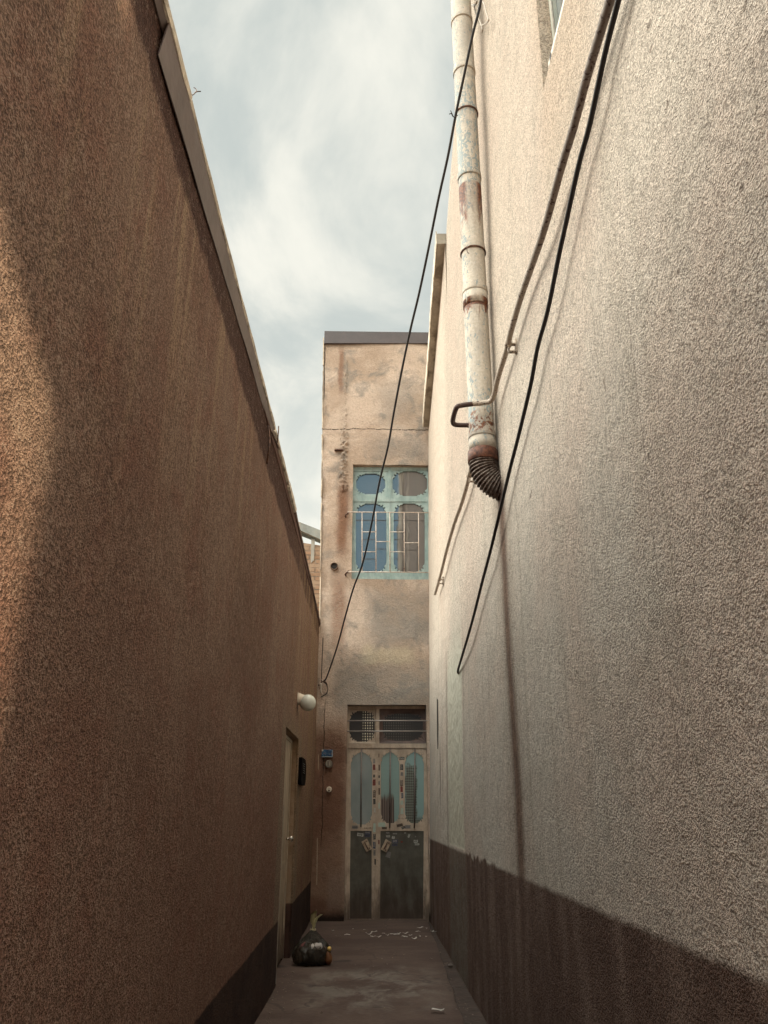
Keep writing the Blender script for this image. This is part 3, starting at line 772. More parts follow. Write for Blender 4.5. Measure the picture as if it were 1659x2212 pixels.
# ---- teal window
WYF = 11.07
def H_(v): return HX0 if v is None else v
wf = bmesh.new()
outer = [Vector((HX0-.01, WYF, HZ1+.01)), Vector((HX1+.03, WYF, HZ1+.01)), Vector((HX1+.03, WYF, HZ0-.01)), Vector((HX0-.01, WYF, HZ0-.01))]
plate_holes(wf, [oY(758, 1009, WYF), oY(929, 1009, WYF), oY(929, 1252, WYF), oY(758, 1252, WYF)],
            [rectp(764, 1018, 838, 1071.5, WYF), rectp(846, 1015, 925, 1073, WYF), rectp(764, 1083.5, 841, 1246, WYF), rectp(843.5, 1083.5, 922, 1246, WYF)], .05)
win = obj('window', wf, MTEAL, fh, label='upper teal wooden window with fretwork corners behind a low grille')
def sash(box_, pane, Y, parent, m, ccy=10, **kw):
    bm = bmesh.new(); plate_holes(bm, rectp(*box_, Y), [fret(*pane, Y, cy=ccy, **kw)], .02); return obj('sash', bm, m, parent)
for bx, pn, cyy in (((763.5, 1017.5, 838.5, 1072), (769.5, 1023, 832, 1067.5), 17), ((845.5, 1014.5, 925.5, 1073.5), (848, 1018, 923, 1071.5), 20),
                    ((763.5, 1083, 841.3, 1246.5), (768.6, 1087.5, 834.7, 1237), 24), ((843.2, 1083, 922.5, 1246.5), (850.5, 1087.5, 917.5, 1237), 24)):
    sash(bx, pn, WYF+.012, win, MTEAL, cyy)
def pat_curt(t, p, x, z):
    e = t.mul(t.sub(t.noise(t.vmul(p, (1, 1, .6)), 3, 3, .6), .5), .14)
    xx = t.add(x, e)
    f = t.mx(t.box(xx, .43, .50, .015), t.mul(t.box(xx, .56, .60, .01), .5))
    fold = t.sm(t.noise(t.vmul(p, (1, 1, .1)), 28, 2, .5), .35, .65)
    return t.mix(t.mul(f, t.add(.4, t.mul(fold, .6))), (.022, .014, .012), (.17, .15, .125))
MGL = m_glass('blue_mirroring_glass', (.95, .97, 1.), .12, None, pat_curt, rough=.012)
for bx in ((765, 1019, 837, 1071), (847, 1016, 924, 1072), (765, 1084.5, 840.5, 1245), (844, 1084.5, 921.5, 1245)):
    bm = bmesh.new(); quadbox(bm, rectp(*bx, WYF+.036), Vector((0, .004, 0))); obj('pane', bm, MGL, win)
# curtain strips hang close behind the right panes; seen as pale folds
for (xa, xb, ya, yb) in ((862, 876, 1022, 1048), (866, 873, 1090, 1240)): pass
bm = bmesh.new()
gy = 10.93
def gp(x, y): return oY(x, y, gy)
def bar(bm, a, b, r=.0075): tube(bm, [a, b], r, 8)
bar(bm, gp(750, 1106), gp(926, 1107.5)); bar(bm, gp(748, 1235), gp(926, 1236.5))
vx = [782, 812, 842, 873, 904]
for x in vx: bar(bm, gp(x, 1106.5), gp(x+(.3), 1236.5), .0065)
for (i, j, y) in ((0, 1, 1149), (0, 1, 1192), (1, 2, 1170), (2, 3, 1149), (2, 3, 1192), (3, 4, 1172.5)):
    bar(bm, gp(vx[i], y), gp(vx[j], y), .0065)
obj('grille', bm, MGRILLE, win)
for y in (1110, 1237):
    bm = bmesh.new(); c = gp(749, y); tube(bm, catmull([c+Vector((-.01, .08, -.03)), c+Vector((-.02, .02, -.02)), c, c+Vector((.02, .02, .03)), c+Vector((0, .07, .02))]), .012, 8)
    obj('grille_lug', bm, MRU, win, True)

# ---- double door
DYF = 11.13
def dp(x, y, Y=DYF): return oY(x, y, Y)
bm = bmesh.new()
plate_holes(bm, [dp(743, 1523), dp(929, 1523), dp(927, 1999), dp(739, 1999)],
            [[dp(752.5, 1531), dp(812.5, 1531), dp(812.5, 1606), dp(752.0, 1606)], [dp(819.5, 1531), dp(922.5, 1531), dp(922, 1606), dp(819.5, 1606)],
             [dp(751.5, 1616), dp(921.5, 1616), dp(919.5, 1991.5), dp(749.0, 1991.5)]], .05)
door = obj('double_door', bm, MCREAM, fh, label='cream and grey metal double door covered in small stickers')
def dsash(name, outer, holes, Y, m, d=.022, par=None):
    bm = bmesh.new(); plate_holes(bm, outer, holes, d); return obj(name, bm, m, par or door)
dsash('transom_sash', [dp(752.8, 1531.5), dp(812.3, 1531.5), dp(812.3, 1605.5), dp(752.2, 1605.5)], [fret(754.5, 1535.5, 809.5, 1602, DYF+.012, cy=24)], 0, MCREAM).location.y += .012
dsash('transom_sash', [dp(819.8, 1531.5), dp(922.2, 1531.5), dp(921.8, 1605.5), dp(819.8, 1605.5)], [fret(827, 1541, 914, 1600, DYF+.02, cy=20)], 0, MDBROWN).location.y += .012
LY = DYF+.016
def lp_(x, y): return oY(x, y, LY)
dsash('door_leaf', [lp_(751.8, 1616.5), lp_(816, 1616.5), lp_(815, 1991), lp_(749.4, 1991)],
      [fret(757.8, 1627, 803.8, 1781, LY, cy=26, arch=4), [lp_(757, 1795), lp_(803, 1795), lp_(802.5, 1985), lp_(755, 1985)]], 0, MCREAM)
dsash('door_leaf', [lp_(816.8, 1616.5), lp_(921.3, 1616.5), lp_(919.2, 1991), lp_(815.8, 1991)],
      [fret(822.6, 1627, 862.8, 1778, LY, cy=25, arch=4), fret(874.6, 1627, 915.8, 1778, LY, cy=25, arch=4), [lp_(822, 1795), lp_(915.5, 1795), lp_(914, 1985), lp_(821, 1985)]], 0, MCREAM)
PY = LY+.014
def pq(x0, y0, x1, y1, Y=PY): return rectp(x0, y0, x1, y1, Y)
bm = bmesh.new(); quadbox(bm, pq(756, 1794, 804, 1987), Vector((0, .006, 0))); obj('lower_panel', bm, MPANEL, door)
bm = bmesh.new(); quadbox(bm, pq(820, 1794, 916.5, 1987), Vector((0, .006, 0))); obj('lower_panel', bm, MPANEL, door)
zc = lp_(840, 1712).z; zc2 = lp_(840, 1650).z
def pat_left(t, p, x, z):
    n = t.noise(t.vmul(p, (1, 1, .5)), 5, 3, .5)
    return t.mix(t.sm(n, .3, .7), (.16, .20, .205), (.235, .265, .26))
def pat_mid(t, p, x, z):
    g = t.m('FRACT', t.mul(x, 70.)); g2 = t.m('FRACT', t.mul(z, 60.))
    tex = t.mul(t.sm(t.m('ABSOLUTE', t.sub(g, .5)), .05, .4, .85, 1.), t.sm(t.m('ABSOLUTE', t.sub(g2, .5)), .05, .4, .9, 1.))
    b = t.scl((.22, .33, .31), tex)
    st = t.sm(t.m('FRACT', t.mul(x, 33.)), .55, .75)
    dk = t.mix(st, (.035, .014, .012), (.15, .10, .085))
    f = t.mul(t.sm(t.add(z, t.mul(t.sub(t.noise(t.vmul(p, (1, 1, .2)), 30, 2, .5), .5), .12)), zc, zc-.10), t.sm(x, .352, .348))
    return t.mix(f, b, dk)
def pat_right(t, p, x, z):
    g = t.sm(t.m('ABSOLUTE', t.sub(t.m('FRACT', t.mul(x, 38.)), .5)), .15, .35); g2 = t.sm(t.m('ABSOLUTE', t.sub(t.m('FRACT', t.mul(z, 30.)), .5)), .15, .4)
    b = (.22, .34, .33)
    dk = t.mix(t.mul(t.add(g, g2), .5), (.035, .026, .02), (.15, .17, .14))
    nn = t.noise(t.vmul(p, (1, 1, .8)), 9, 3, .6)
    f = t.mul(t.sm(t.add(z, t.mul(t.sub(nn, .5), .5)), zc2+.02, zc2-.10), t.box(t.add(x, t.mul(t.sub(nn, .5), .08)), .505, .655, .015))
    f = t.mx(f, t.mul(t.sm(z, zc-.28, zc-.36), .9))
    return t.mix(f, b, dk)
for nm, bx, pt in (('blue_grey', (756.5, 1622, 805, 1784), pat_left), ('reeded', (821.5, 1622, 864, 1781), pat_mid), ('checked', (873.5, 1622, 917, 1781), pat_right)):
    bm = bmesh.new(); quadbox(bm, pq(*bx), Vector((0, .005, 0))); obj('pane', bm, m_glass(nm+'_frosted_glass', (.75, .85, .85), .07, None, pt, .25), door)
zt = dp(781, 1570).z
def pat_tr(t, p, x, z):
    g = t.sm(t.m('ABSOLUTE', t.sub(t.m('FRACT', t.mul(x, 30.)), .5)), .30, .16); g2 = t.sm(t.m('ABSOLUTE', t.sub(t.m('FRACT', t.mul(z, 27.)), .5)), .34, .20)
    dots = t.mul(g, g2)
    amp = t.mx(t.box(x, -.085, .06, .03), t.mul(t.box(x, .16, .55, .1), .10))
    return t.mix(t.mul(dots, amp), (.018, .010, .008), (.75, .68, .52))
TRM = m_glass('dark_perforated_screen', (.8, .8, .8), .02, None, pat_tr, .4)
for bx in ((751, 1530, 814, 1607), (818, 1530, 924, 1607)):
    bm = bmesh.new(); quadbox(bm, pq(*bx, DYF+.040), Vector((0, .004, 0))); obj('transom_screen', bm, TRM, door)
bm = bmesh.new()
for y in (1557, 1579.7): bar(bm, oY(745, y, 11.0), oY(928.5, y-.3, 11.0), .0085)
obj('transom_bars', bm, plain('pale_steel_rod', (.36, .31, .28), .4, .3, .2, 40), door)
for x, y1 in ((780.5, 1787), (842.8, 1789), (896, 1789)):
    bm = bmesh.new(); a = oY(x+.3, 1617, LY-.012); b = oY(x-1, y1, LY-.012); bar(bm, a, b, .0095); obj('upright_bar', bm, MBAR, door)
# plaster ledge below the leaves and overlap strip between them
bm = bmesh.new(); quadbox(bm, [lp_(813, 1617), lp_(817.6, 1617), lp_(816.6, 1991), lp_(811.5, 1991)], Vector((0, -.010, 0))); obj('cover_strip', bm, MCREAM, door)
bm = bmesh.new(); quadbox(bm, [dp(739, 1991), dp(928, 1991), dp(928, 2001), dp(739, 2001)], Vector((0, -.03, 0))); obj('threshold', bm, plain('dirty_threshold', (.10, .065, .05), .9, 0, .4, 20), door)
# tilted pull-handle plates
def handle(cx, cy, ang):
    c = oY(cx, cy, LY-.006); L, wd = .125, .085
    rot = Matrix.Rotation(R(ang), 4, 'Y')
    bm = bmesh.new(); box(bm, (-wd/2, -.004, -L/2*1.15), (wd/2, .002, L/2*1.15), .0015)
    tube(bm, [(-.006, -.008, -L*.40), (-.006, -.020, -L*.30), (-.006, -.020, L*.30), (-.006, -.008, L*.40)], .006, 8)
    for s in (-1, 1): bmesh.ops.create_uvsphere(bm, u_segments=8, v_segments=6, radius=.008, matrix=Matrix.Translation((.012*s*0+.018, -.006, s*L*.38)))
    for f in bm.faces:
        if f.calc_center_median().y < -.007: f.material_index = 1
    for v in bm.verts: v.co = rot @ v.co + c
    obj('handle', bm, [MPLATE, plain('dark_screw', (.10, .05, .035), .5, .3)], door)
handle(792.2, 1826, -28); handle(834, 1827, 28)

# stickers, scribbles
def solid(name, c, rough=.6): return plain(name, c, rough, 0, .35, 90)
SM = {'red': solid('red_sticker', (.16, .025, .018)), 'dark': solid('dark_sticker', (.035, .03, .028)), 'blue': solid('blue_sticker', (.055, .06, .10)),
      'pale': solid('pale_sticker', (.45, .43, .38)), 'grey': solid('grey_sticker', (.19, .17, .16)), 'brown': solid('brown_sticker', (.12, .075, .05)), 'mint': solid('mint_label', (.38, .45, .38))}
INKD = solid('dark_ink', (.03, .022, .018)); INKL = solid('light_ink', (.42, .38, .33))
def sticker(x0, y0, x1, y1, kind, ink=None, n=5, Y=None, rot=0., seed=0):
    Y = LY-.0015 if Y is None else Y
    rnd = random.Random(int(x0*7+y0*13+seed)); cx, cy = (x0+x1)/2, (y0+y1)/2
    def rp(x, y):
        a = R(rot); dx_, dy_ = x-cx, y-cy
        return cx+dx_*math.cos(a)-dy_*math.sin(a), cy+dx_*math.sin(a)+dy_*math.cos(a)
    bm = bmesh.new(); w, h = x1-x0, y1-y0; L = []
    j = lambda s: rnd.uniform(-s, s)
    for a, b in ((0, 0), (.5, 0), (1, 0), (1, .5), (1, 1), (.5, 1), (0, 1), (0, .5)):
        L.append(oY(*rp(x0+a*w+j(.06*w), y0+b*h+j(.06*h)), Y))
    quadbox(bm, L, Vector((0, .0012, 0)), 0)
    if ink:
        for k in range(n):                       # rows of illegible lettering
            vert = h > w; m_ = n
            for s in range(3):
                if vert: xa, ya = x0+w*.2+w*.6*s/3, y0+h*(.12+.76*k/m_)
                else: xa, ya = x0+w*(.1+.8*k/m_), y0+h*.2+h*.6*s/3
                ww, hh = (w*.17, h*.07) if vert else (w*.09, h*.17)
                xa += j(ww*.5); ya += j(hh*.4)
                quadbox(bm, [oY(*rp(xa, ya), Y-.0006), oY(*rp(xa+ww, ya+j(hh*.3)), Y-.0006), oY(*rp(xa+ww, ya+hh), Y-.0006), oY(*rp(xa, ya+hh), Y-.0006)], Vector((0, -.0005, 0)), 1)
    return obj('sticker', bm, [SM[kind], ink or INKD], door)
def scribble(pts, Y, w=.0022, m=None, name='scribble'):
    bm = bmesh.new()
    for s in pts:
        tube(bm, [oY(a, b, Y) for a, b in s], w, 5)
    return obj(name, bm, m or INKD, door)
# zoom [1440,2920..] scale 6.145 px per photo px
def z2(x, y): return ((1440+x/6.145)/1.8228, (2920+y/6.145)/1.8228)
def z1_(x, y): return ((1360+x/4.88)/1.8228, (3180+y/4.88)/1.8228)
def stk(f, a, b, c, d, kind, ink=None, n=4, Y=None, rot=0.):
    (x0, y0), (x1, y1) = f(a, b), f(c, d); sticker(x0, y0, x1, y1, kind, ink, n, Y, rot)
YS = LY-.0115
stk(z2, 175, 555, 233, 690, 'red', INKD, 3); stk(z2, 172, 915, 240, 1060, 'red', INKD, 2); stk(z2, 178, 1380, 240, 1515, 'dark')
stk(z2, 180, 800, 228, 870, 'dark', INKL, 2); stk(z2, 178, 420, 232, 525, 'grey', INKL, 3); stk(z2, 175, 1180, 240, 1350, 'brown', INKL, 3)
stk(z2, 200, 1610, 240, 1710, 'pale'); stk(z2, 180, 1985, 240, 2200, 'mint')
stk(z2, 812, 372, 940, 440, 'dark', INKL, 6); stk(z2, 835, 545, 905, 690, 'dark', INKL, 4); stk(z2, 845, 740, 908, 830, 'grey', INKD, 3)
stk(z2, 832, 930, 898, 1075, 'brown', INKL, 4); stk(z2, 840, 1090, 900, 1215, 'red'); stk(z2, 860, 1245, 908, 1375, 'blue', INKL, 4)
stk(z2, 845, 1430, 905, 1530, 'mint'); stk(z2, 845, 1610, 912, 1750, 'mint')
stk(z2, 295, 560, 345, 700, 'brown', INKD, 3); stk(z2, 298, 820, 345, 880, 'dark'); stk(z2, 296, 960, 345, 1050, 'grey', INKD, 3); stk(z2, 298, 1120, 350, 1280, 'brown', INKD, 4)
stk(z2, 295, 290, 330, 380, 'brown'); stk(z2, 300, 1480, 345, 1620, 'mint'); stk(z2, 305, 1960, 470, 2065, 'mint'); stk(z2, 390, 2060, 510, 2120, 'brown', INKD, 4)
stk(z2, 750, 1990, 900, 2060, 'brown', INKD, 5, rot=-12); stk(z2, 860, 2050, 960, 2110, 'dark', INKL, 3, rot=-20); stk(z2, 960, 2020, 1085, 2110, 'grey')
stk(z1_, 130, 345, 242, 405, 'grey', INKD, 5); stk(z1_, 537, 505, 585, 612, 'dark', INKL, 4); stk(z1_, 530, 660, 580, 785, 'blue', INKL, 4); stk(z1_, 540, 815, 582, 920, 'grey', INKD, 3)
stk(z1_, 557, 985, 590, 1095, 'dark'); stk(z1_, 613, 620, 655, 700, 'red', INKD, 2)
YP = PY-.0015
stk(z1_, 230, 492, 345, 550, 'pale', INKD, 5, YP, 8); stk(z1_, 372, 455, 485, 505, 'blue', INKL, 5, YP, 6); stk(z1_, 372, 512, 480, 565, 'blue', INKD, 5, YP)
stk(z1_, 905, 615, 1008, 680, 'blue', INKL, 4, YP); stk(z1_, 900, 690, 1002, 738, 'blue', INKD, 4, YP); stk(z1_, 895, 545, 948, 600, 'pale', INKD, 3, YP, 10)
stk(z1_, 780, 850, 868, 960, 'grey', None, 4, YP, 12); stk(z1_, 1315, 620, 1390, 680, 'pale', INKD, 5, YP); stk(z1_, 1335, 685, 1420, 722, 'pale', INKD, 4, YP)
stk(z1_, 1205, 510, 1240, 575, 'pale', INKD, 3, YP, 20); stk(z1_, 785, 530, 860, 570, 'pale', INKD, 5, YP); stk(z1_, 910, 485, 995, 515, 'grey', INKL, 5, YP)
stk(z1_, 1060, 640, 1100, 675, 'red', None, 3, YP); stk(z1_, 1335, 540, 1360, 570, 'grey', None, 3, YP); stk(z1_, 1130, 478, 1165, 494, 'pale', None, 3, YP); stk(z1_, 780, 470, 850, 500, 'grey', INKL, 5, YP)
def wr(f, strokes, Y, w=.0018, m=None): scribble([[f(a, b) for a, b in s] for s in strokes], Y, w, m)
# handwriting on the rails: MA-LA, numerals and crosses
wr(z1_, [[(367, 405), (370, 375), (382, 395), (394, 375), (396, 402)], [(404, 402), (414, 378), (424, 400)], [(408, 392), (421, 392)], [(432, 390), (452, 388)], [(460, 375), (460, 400)], [(470, 400), (480, 372), (493, 398)], [(474, 390), (490, 390)]], LY-.002)
def z3(x, y): return ((1360+x/4.88)/1.8228, (2900+y/4.88)/1.8228)
wr(z3, [[(278, 145), (282, 180)], [(305, 145), (318, 150), (320, 165), (305, 168), (300, 155), (305, 145)], [(335, 150), (375, 190)], [(375, 148), (335, 195)], [(390, 150), (412, 158), (392, 180)], [(425, 150), (448, 160), (430, 182), (455, 180)], [(470, 145), (510, 165)], [(512, 140), (440, 200)], [(150, 125), (50, 190)], [(60, 115), (90, 120), (60, 130), (92, 134)]], DYF-.001, .0016, MPLATE)
wr(z3, [[(1435, 270), (1455, 250), (1462, 275), (1450, 300), (1462, 330), (1485, 350), (1500, 320), (1480, 290)]], LY-.002, .0012)
wr(z1_, [[(1025, 212), (1035, 195), (1045, 215), (1060, 195)], [(1070, 200), (1072, 222)], [(1085, 200), (1100, 205), (1095, 225)], [(1115, 200), (1118, 222)], [(1135, 200), (1150, 208), (1160, 200)]], LY-.002)

# number plate, meter cover, bell push on the end house wall
def zs(x, y): return ((1250+x/10.056)/1.8228, (2920+y/10.056)/1.8228)
YW = 10.955
def disc(bm, c, r, y0, y1, seg=28, mi=0):
    lathe_axis(bm, Vector((c.x, y0, c.z)), Vector((0, y1-y0, 0)).normalized(), [(0, r), (abs(y1-y0)*.7, r), (abs(y1-y0), r*.88)], seg)
a = oY(*zs(165, 315), YW); b = oY(*zs(605, 620), YW)
npl = thing('number_plate', 'small scratched blue house number plate on the wall left of the double door', 'number plate', ((a.x+b.x)/2, 10.98, b.z))
bm = bmesh.new(); box(bm, (a.x, YW-.004, b.z), (b.x, YW+.03, a.z), .004)
obj('plate', bm, m_paint('scratched_blue_enamel', (.014, .055, .13), (.02, .10, .20), (.14, .12, .15), .55, .25), npl)
bm = bmesh.new(); box(bm, (b.x-.012, YW-.007, b.z+.006), (b.x-.004, YW-.0042, a.z-.006)); box(bm, (a.x+.006, YW-.007, b.z+.002), (b.x-.013, YW-.0042, b.z+.008))
obj('rim', bm, solid('worn_white_enamel', (.40, .42, .42)), npl)
bm = bmesh.new(); box(bm, (a.x+.002, YW-.008, a.z-.022), (a.x+.024, YW-.0042, a.z+.004)); obj('tape', bm, solid('pale_tape_scrap', (.42, .38, .34)), npl)
bm = bmesh.new()
for q in (((250, 420), (300, 400), (330, 470), (320, 540)), ((360, 440), (400, 500), (430, 430), (440, 520)), ((470, 460), (475, 530)), ((500, 455), (505, 535)), ((200, 500), (215, 560), (260, 570)), ((430, 360), (480, 350), (560, 355))):
    tube(bm, [oY(*zs(*p), YW-.0048) for p in q], .0016, 5)
obj('lettering', bm, solid('worn_light_blue_ink', (.14, .25, .34)), npl)
c = oY(*zs(450, 890), YW)
mt = thing('round_cover', 'round grey cover with two pale bars below the blue number plate', 'meter cover', (c.x, 10.98, c.z-.05))
bm = bmesh.new(); disc(bm, c, .052, 11.0, YW-.022); obj('cover', bm, solid('grey_cover_plastic', (.16, .135, .11), .35), mt)
for xx in (365, 488):
    bm = bmesh.new(); p = oY(*zs(xx, 870), YW-.022); box(bm, (p.x-.0045, YW-.029, p.z-.026), (p.x+.0045, YW-.0225, p.z+.026), .002)
    obj('bar', bm, solid('pale_bar_plastic', (.42, .38, .30), .4), mt)
c = oY(*zs(460, 1890), YW)
bl = thing('bell_push', 'small cream octagonal bell push on the wall left of the double door', 'doorbell', (c.x, 10.98, c.z-.04))
bm = bmesh.new(); disc(bm, c, .038, 11.0, YW-.012, 8); obj('base', bm, MHOLD, bl)
bm = bmesh.new(); box(bm, (c.x-.013, YW-.0150, c.z-.026), (c.x+.013, YW-.0125, c.z+.016), .002); obj('recess', bm, solid('brown_recess', (.13, .08, .05)), bl)
bm = bmesh.new(); box(bm, (c.x-.009, YW-.021, c.z-.006), (c.x+.009, YW-.0155, c.z+.012), .002); obj('button', bm, MHOLD, bl)

# cable anchor in the corner
ac = oY(697, 1475, 10.90)
an = thing('cable_anchor', 'small iron anchor with white insulator and loop holding the overhead cable in the left corner', 'cable anchor', (ac.x, 10.97, ac.z-.1))
bm = bmesh.new(); tube(bm, catmull([ac+Vector((-.06, .09, -.02)), ac+Vector((-.03, .03, 0)), ac+Vector((0, 0, .02)), ac+Vector((.04, .02, .01)), ac+Vector((.06, .08, -.02))]), .010, 8); obj('bracket', bm, MRU, an, True)
bm = bmesh.new(); lathe_axis(bm, ac+Vector((-.028, -.005, .0)), Vector((.05, 0, -1)).normalized(), [(0, .010), (.01, .020), (.035, .022), (.05, .012), (.09, .010), (.12, .014), (.14, .008)], 14); obj('insulator', bm, solid('chipped_white_porcelain', (.50, .44, .37)), an)
bm = bmesh.new(); tube(bm, catmull([ac+Vector(v) for v in ((.01, 0, .01), (.05, 0, -.02), (.075, 0, -.08), (.06, .01, -.14), (.02, .02, -.17), (-.02, .03, -.19))]), .006, 8); obj('cable_loop', bm, MBLACK, an, True)
bm = bmesh.new(); tube(bm, catmull([(-.665, 10.93, 3.62), (-.668, 10.93, 3.4), (-.671, 10.93, 3.1), (-.667, 10.93, 2.98), (-.69, 10.93, 2.9)]), .006, 6)
wl = obj('corner_wire', bm, MBLACK, None, True, loc=(-.668, 10.93, 2.9)); tag(wl, 'thin dark wire running down the left corner from the roof edge to the anchor', 'wire')
bm = bmesh.new()
for s in ((-.02, 0, .02), (.03, 0, .025)): tube(bm, catmull([ac+Vector((s[0]-.015, -.012, .03)), ac+Vector((s[0], -.018, .048)), ac+Vector((s[0]+.018, -.012, .035)), ac+Vector((s[0]+.012, -.01, .018))]), .005, 6)
obj('tape', bm, solid('pale_tape', (.50, .42, .36)), an, True)

# ------------------------------------------------------------------ overhead black cable
CP_ = [(1041, -12), (1034, 25), (1021, 75), (1003, 160), (985, 245), (967, 340), (947, 430), (924, 545), (905, 635), (887, 710), (868, 800), (851, 890), (838, 965), (820, 1040), (803, 1130), (784, 1215), (763, 1272), (745, 1335), (728, 1398), (706, 1462), (700, 1470)]
tot = [0]
for a, b in zip(CP_, CP_[1:]): tot.append(tot[-1]+math.dist(a, b))
pts = []
for (x, y), s in zip(CP_, tot):
    u = s/tot[-1]; Y = 1/lerp(1/3.7, 1/10.88, u); pts.append(oY(x, y, Y))
pre = [pts[0]+(pts[0]-pts[1])*k for k in (8, 4, 2, 1)]
bm = bmesh.new(); tube(bm, catmull(pre+pts, 5), .0098, 8)
oc = obj('overhead_cable', bm, MBLACK, None, True, loc=pts[-1]); tag(oc, 'black cable crossing the sky from upper right down to the left corner anchor', 'cable')
tp_ = oY(984, 250, 1/lerp(1/3.7, 1/10.88, tot[4]/tot[-1]))
bm = bmesh.new(); tube(bm, catmull([tp_+Vector(v) for v in ((-.012, 0, -.02), (.01, -.012, -.012), (.012, 0, 0), (-.014, .01, .0), (-.03, 0, .02), (-.045, 0, .015))]), .0035, 6)
tube(bm, catmull([tp_+Vector(v) for v in ((-.014, .01, .0), (-.03, 0, .035), (-.035, 0, .05))]), .003, 6)
o_ = obj('wire_tie', bm, MBLACK, None, True, loc=tp_); tag(o_, 'tiny wire tie twisted round the overhead cable near the drainpipe', 'wire tie')

# ------------------------------------------------------------------ black cable along the right wall
WC = [(1340, -20), (1336, 0), (1306, 119), (1274, 268), (1250, 357), (1220, 494), (1207, 553), (1183, 672), (1161, 752), (1146, 833), (1120, 942), (1102, 1012), (1084, 1087), (1062, 1180), (1041, 1260), (1022, 1335), (1008, 1385), (996, 1425), (989, 1451)]
pts = []
for i, (x, y) in enumerate(WC):
    u = i/(len(WC)-1); off = .045 if u < .9 else lerp(.045, .008, (u-.9)/.1)
    pts.append(oR(x, y, off))
pre = [pts[0]+(pts[0]-pts[1])*k for k in (12, 6, 3, 1.5)]
bm = bmesh.new(); tube(bm, catmull(pre+pts+[pts[-1]+Vector((.03, .01, -.02))], 5), .0105, 10)
wc = obj('wall_cable', bm, MBLACK, None, True, loc=pts[-1]); tag(wc, 'thick black cable hanging slack along the cream right wall', 'cable')

# ------------------------------------------------------------------ drainpipe
dpx = .765
def dpy(z): return lerp(4.73, 4.66, (z-3.6)/4)
dr = thing('drainpipe', 'fat peeling cream drainpipe with rusty joints and ribbed elbow on the right wall', 'drainpipe', (dpx, dpy(3.6), 3.3))
def zat(y): return oX(1030, y, .72).z if False else oY(lerp(1041, 995, (965-y)/927), y, 4.60).z
joints = [zat(y) for y in (38, 146, 232, 371, 529, 617, 646, 930)]
ztopd, zbot = 9.6, zat(957)
zs_ = [zbot]+sorted(joints)+[ztopd]
for a, b in zip(zs_, zs_[1:]):
    if b-a < .02: continue
    bm = bmesh.new(); r = .088
    ax_ = Vector((0, dpy(b)-dpy(a), b-a)); org = Vector((dpx, dpy(a), a)); L = ax_.length
    lathe_axis(bm, org, ax_.normalized(), [(0, r+.006), (.012, r+.0065), (.05, r+.005), (.065, r), (L-.004, r), (L+.02, r-.002)] if L > .3 else [(0, r+.004), (L, r+.004)], 36)
    obj('pipe_section', bm, MP, dr)
bm = bmesh.new(); lathe_axis(bm, Vector((dpx, dpy(zbot), zbot-.085)), Vector((0, 0, 1)), [(0, .101), (.004, .105), (.080, .103), (.089, .095)], 36); obj('collar', bm, m_rust('dark_rusty_collar', (.05, .016, .010), (.15, .055, .030)), dr, True)
# ribbed elbow bending into the wall
bm = bmesh.new(); Rb = .165; seg = 34; NR = 150; rings = []
c0 = Vector((dpx+Rb, dpy(zbot)+.0, zbot-.085))
for i in range(NR+1):
    u = i/NR; a = u*R(88)
    # centre path turns from down to +x; slightly squashed against the wall
    cen = c0+Vector((-math.cos(a)*Rb, .01*u, -math.sin(a)*Rb*1.06))
    tg = Vector((math.sin(a), 0, -math.cos(a))); nrm = Vector((-math.cos(a), 0, -math.sin(a))); bi = Vector((0, 1, 0))
    rr = .094+.0055*math.sin(u*15*2*math.pi)+.006*u
    rings.append([bm.verts.new(cen+(nrm*math.cos(q)+bi*math.sin(q))*rr) for q in [2*math.pi*k/seg for k in range(seg)]])
for a, b in zip(rings, rings[1:]):
    for k in range(seg): bm.faces.new((a[k], a[(k+1) % seg], b[(k+1) % seg], b[k])).smooth = True
obj('elbow', bm, MSTEEL, dr)
for zc_, sgn in ((zat(232), 1), (zat(529), 1)):
    bm = bmesh.new(); lathe_axis(bm, Vector((dpx, dpy(zc_), zc_-.005)), Vector((0, 0, 1)), [(0, .0965), (.003, .0985), (.010, .0985), (.012, .0965)], 30)
    y_ = dpy(zc_)
    tube(bm, catmull([(dpx-.02, y_-.097, zc_), (dpx-.055, y_-.105, zc_-.02), (dpx-.06, y_-.10, zc_-.06), (dpx-.045, y_-.095, zc_-.075)]) if sgn > 0 and zc_ < 6 else [(dpx, y_-.097, zc_), (dpx+.02, y_-.1, zc_)], .003, 6)
    obj('wire_clamp', bm, MRU, dr, True)

# loops of loose wire beside the pipe top (end of an old fixing)
def zl(x, y): return ((1750+x/4.424)/1.8228, (0+y/4.424)/1.8228)
bm = bmesh.new()
def wpt(L, off=.05): return [oR(*zl(a, b), off) for a, b in L]
tube(bm, catmull(wpt([(430, -20), (425, 35), (450, 80), (510, 95), (550, 70), (560, 20), (540, -20)]), 5), .0085, 7)
tube(bm, catmull(wpt([(505, 75), (530, 160), (560, 260), (595, 330), (640, 430), (662, 510), (650, 575)]), 5), .0062, 7)
tube(bm, catmull(wpt([(545, 75), (580, 160), (575, 300), (590, 410), (640, 445), (700, 420), (765, 365), (755, 300), (720, 180), (690, 70), (650, 10), (620, -30)]), 5), .0062, 7)
lw = obj('wire_loop', bm, MWIRE, None, True, loc=oR(*zl(560, 100), .05)); tag(lw, 'loose loop of grey wire hanging beside the top of the drainpipe', 'wire')

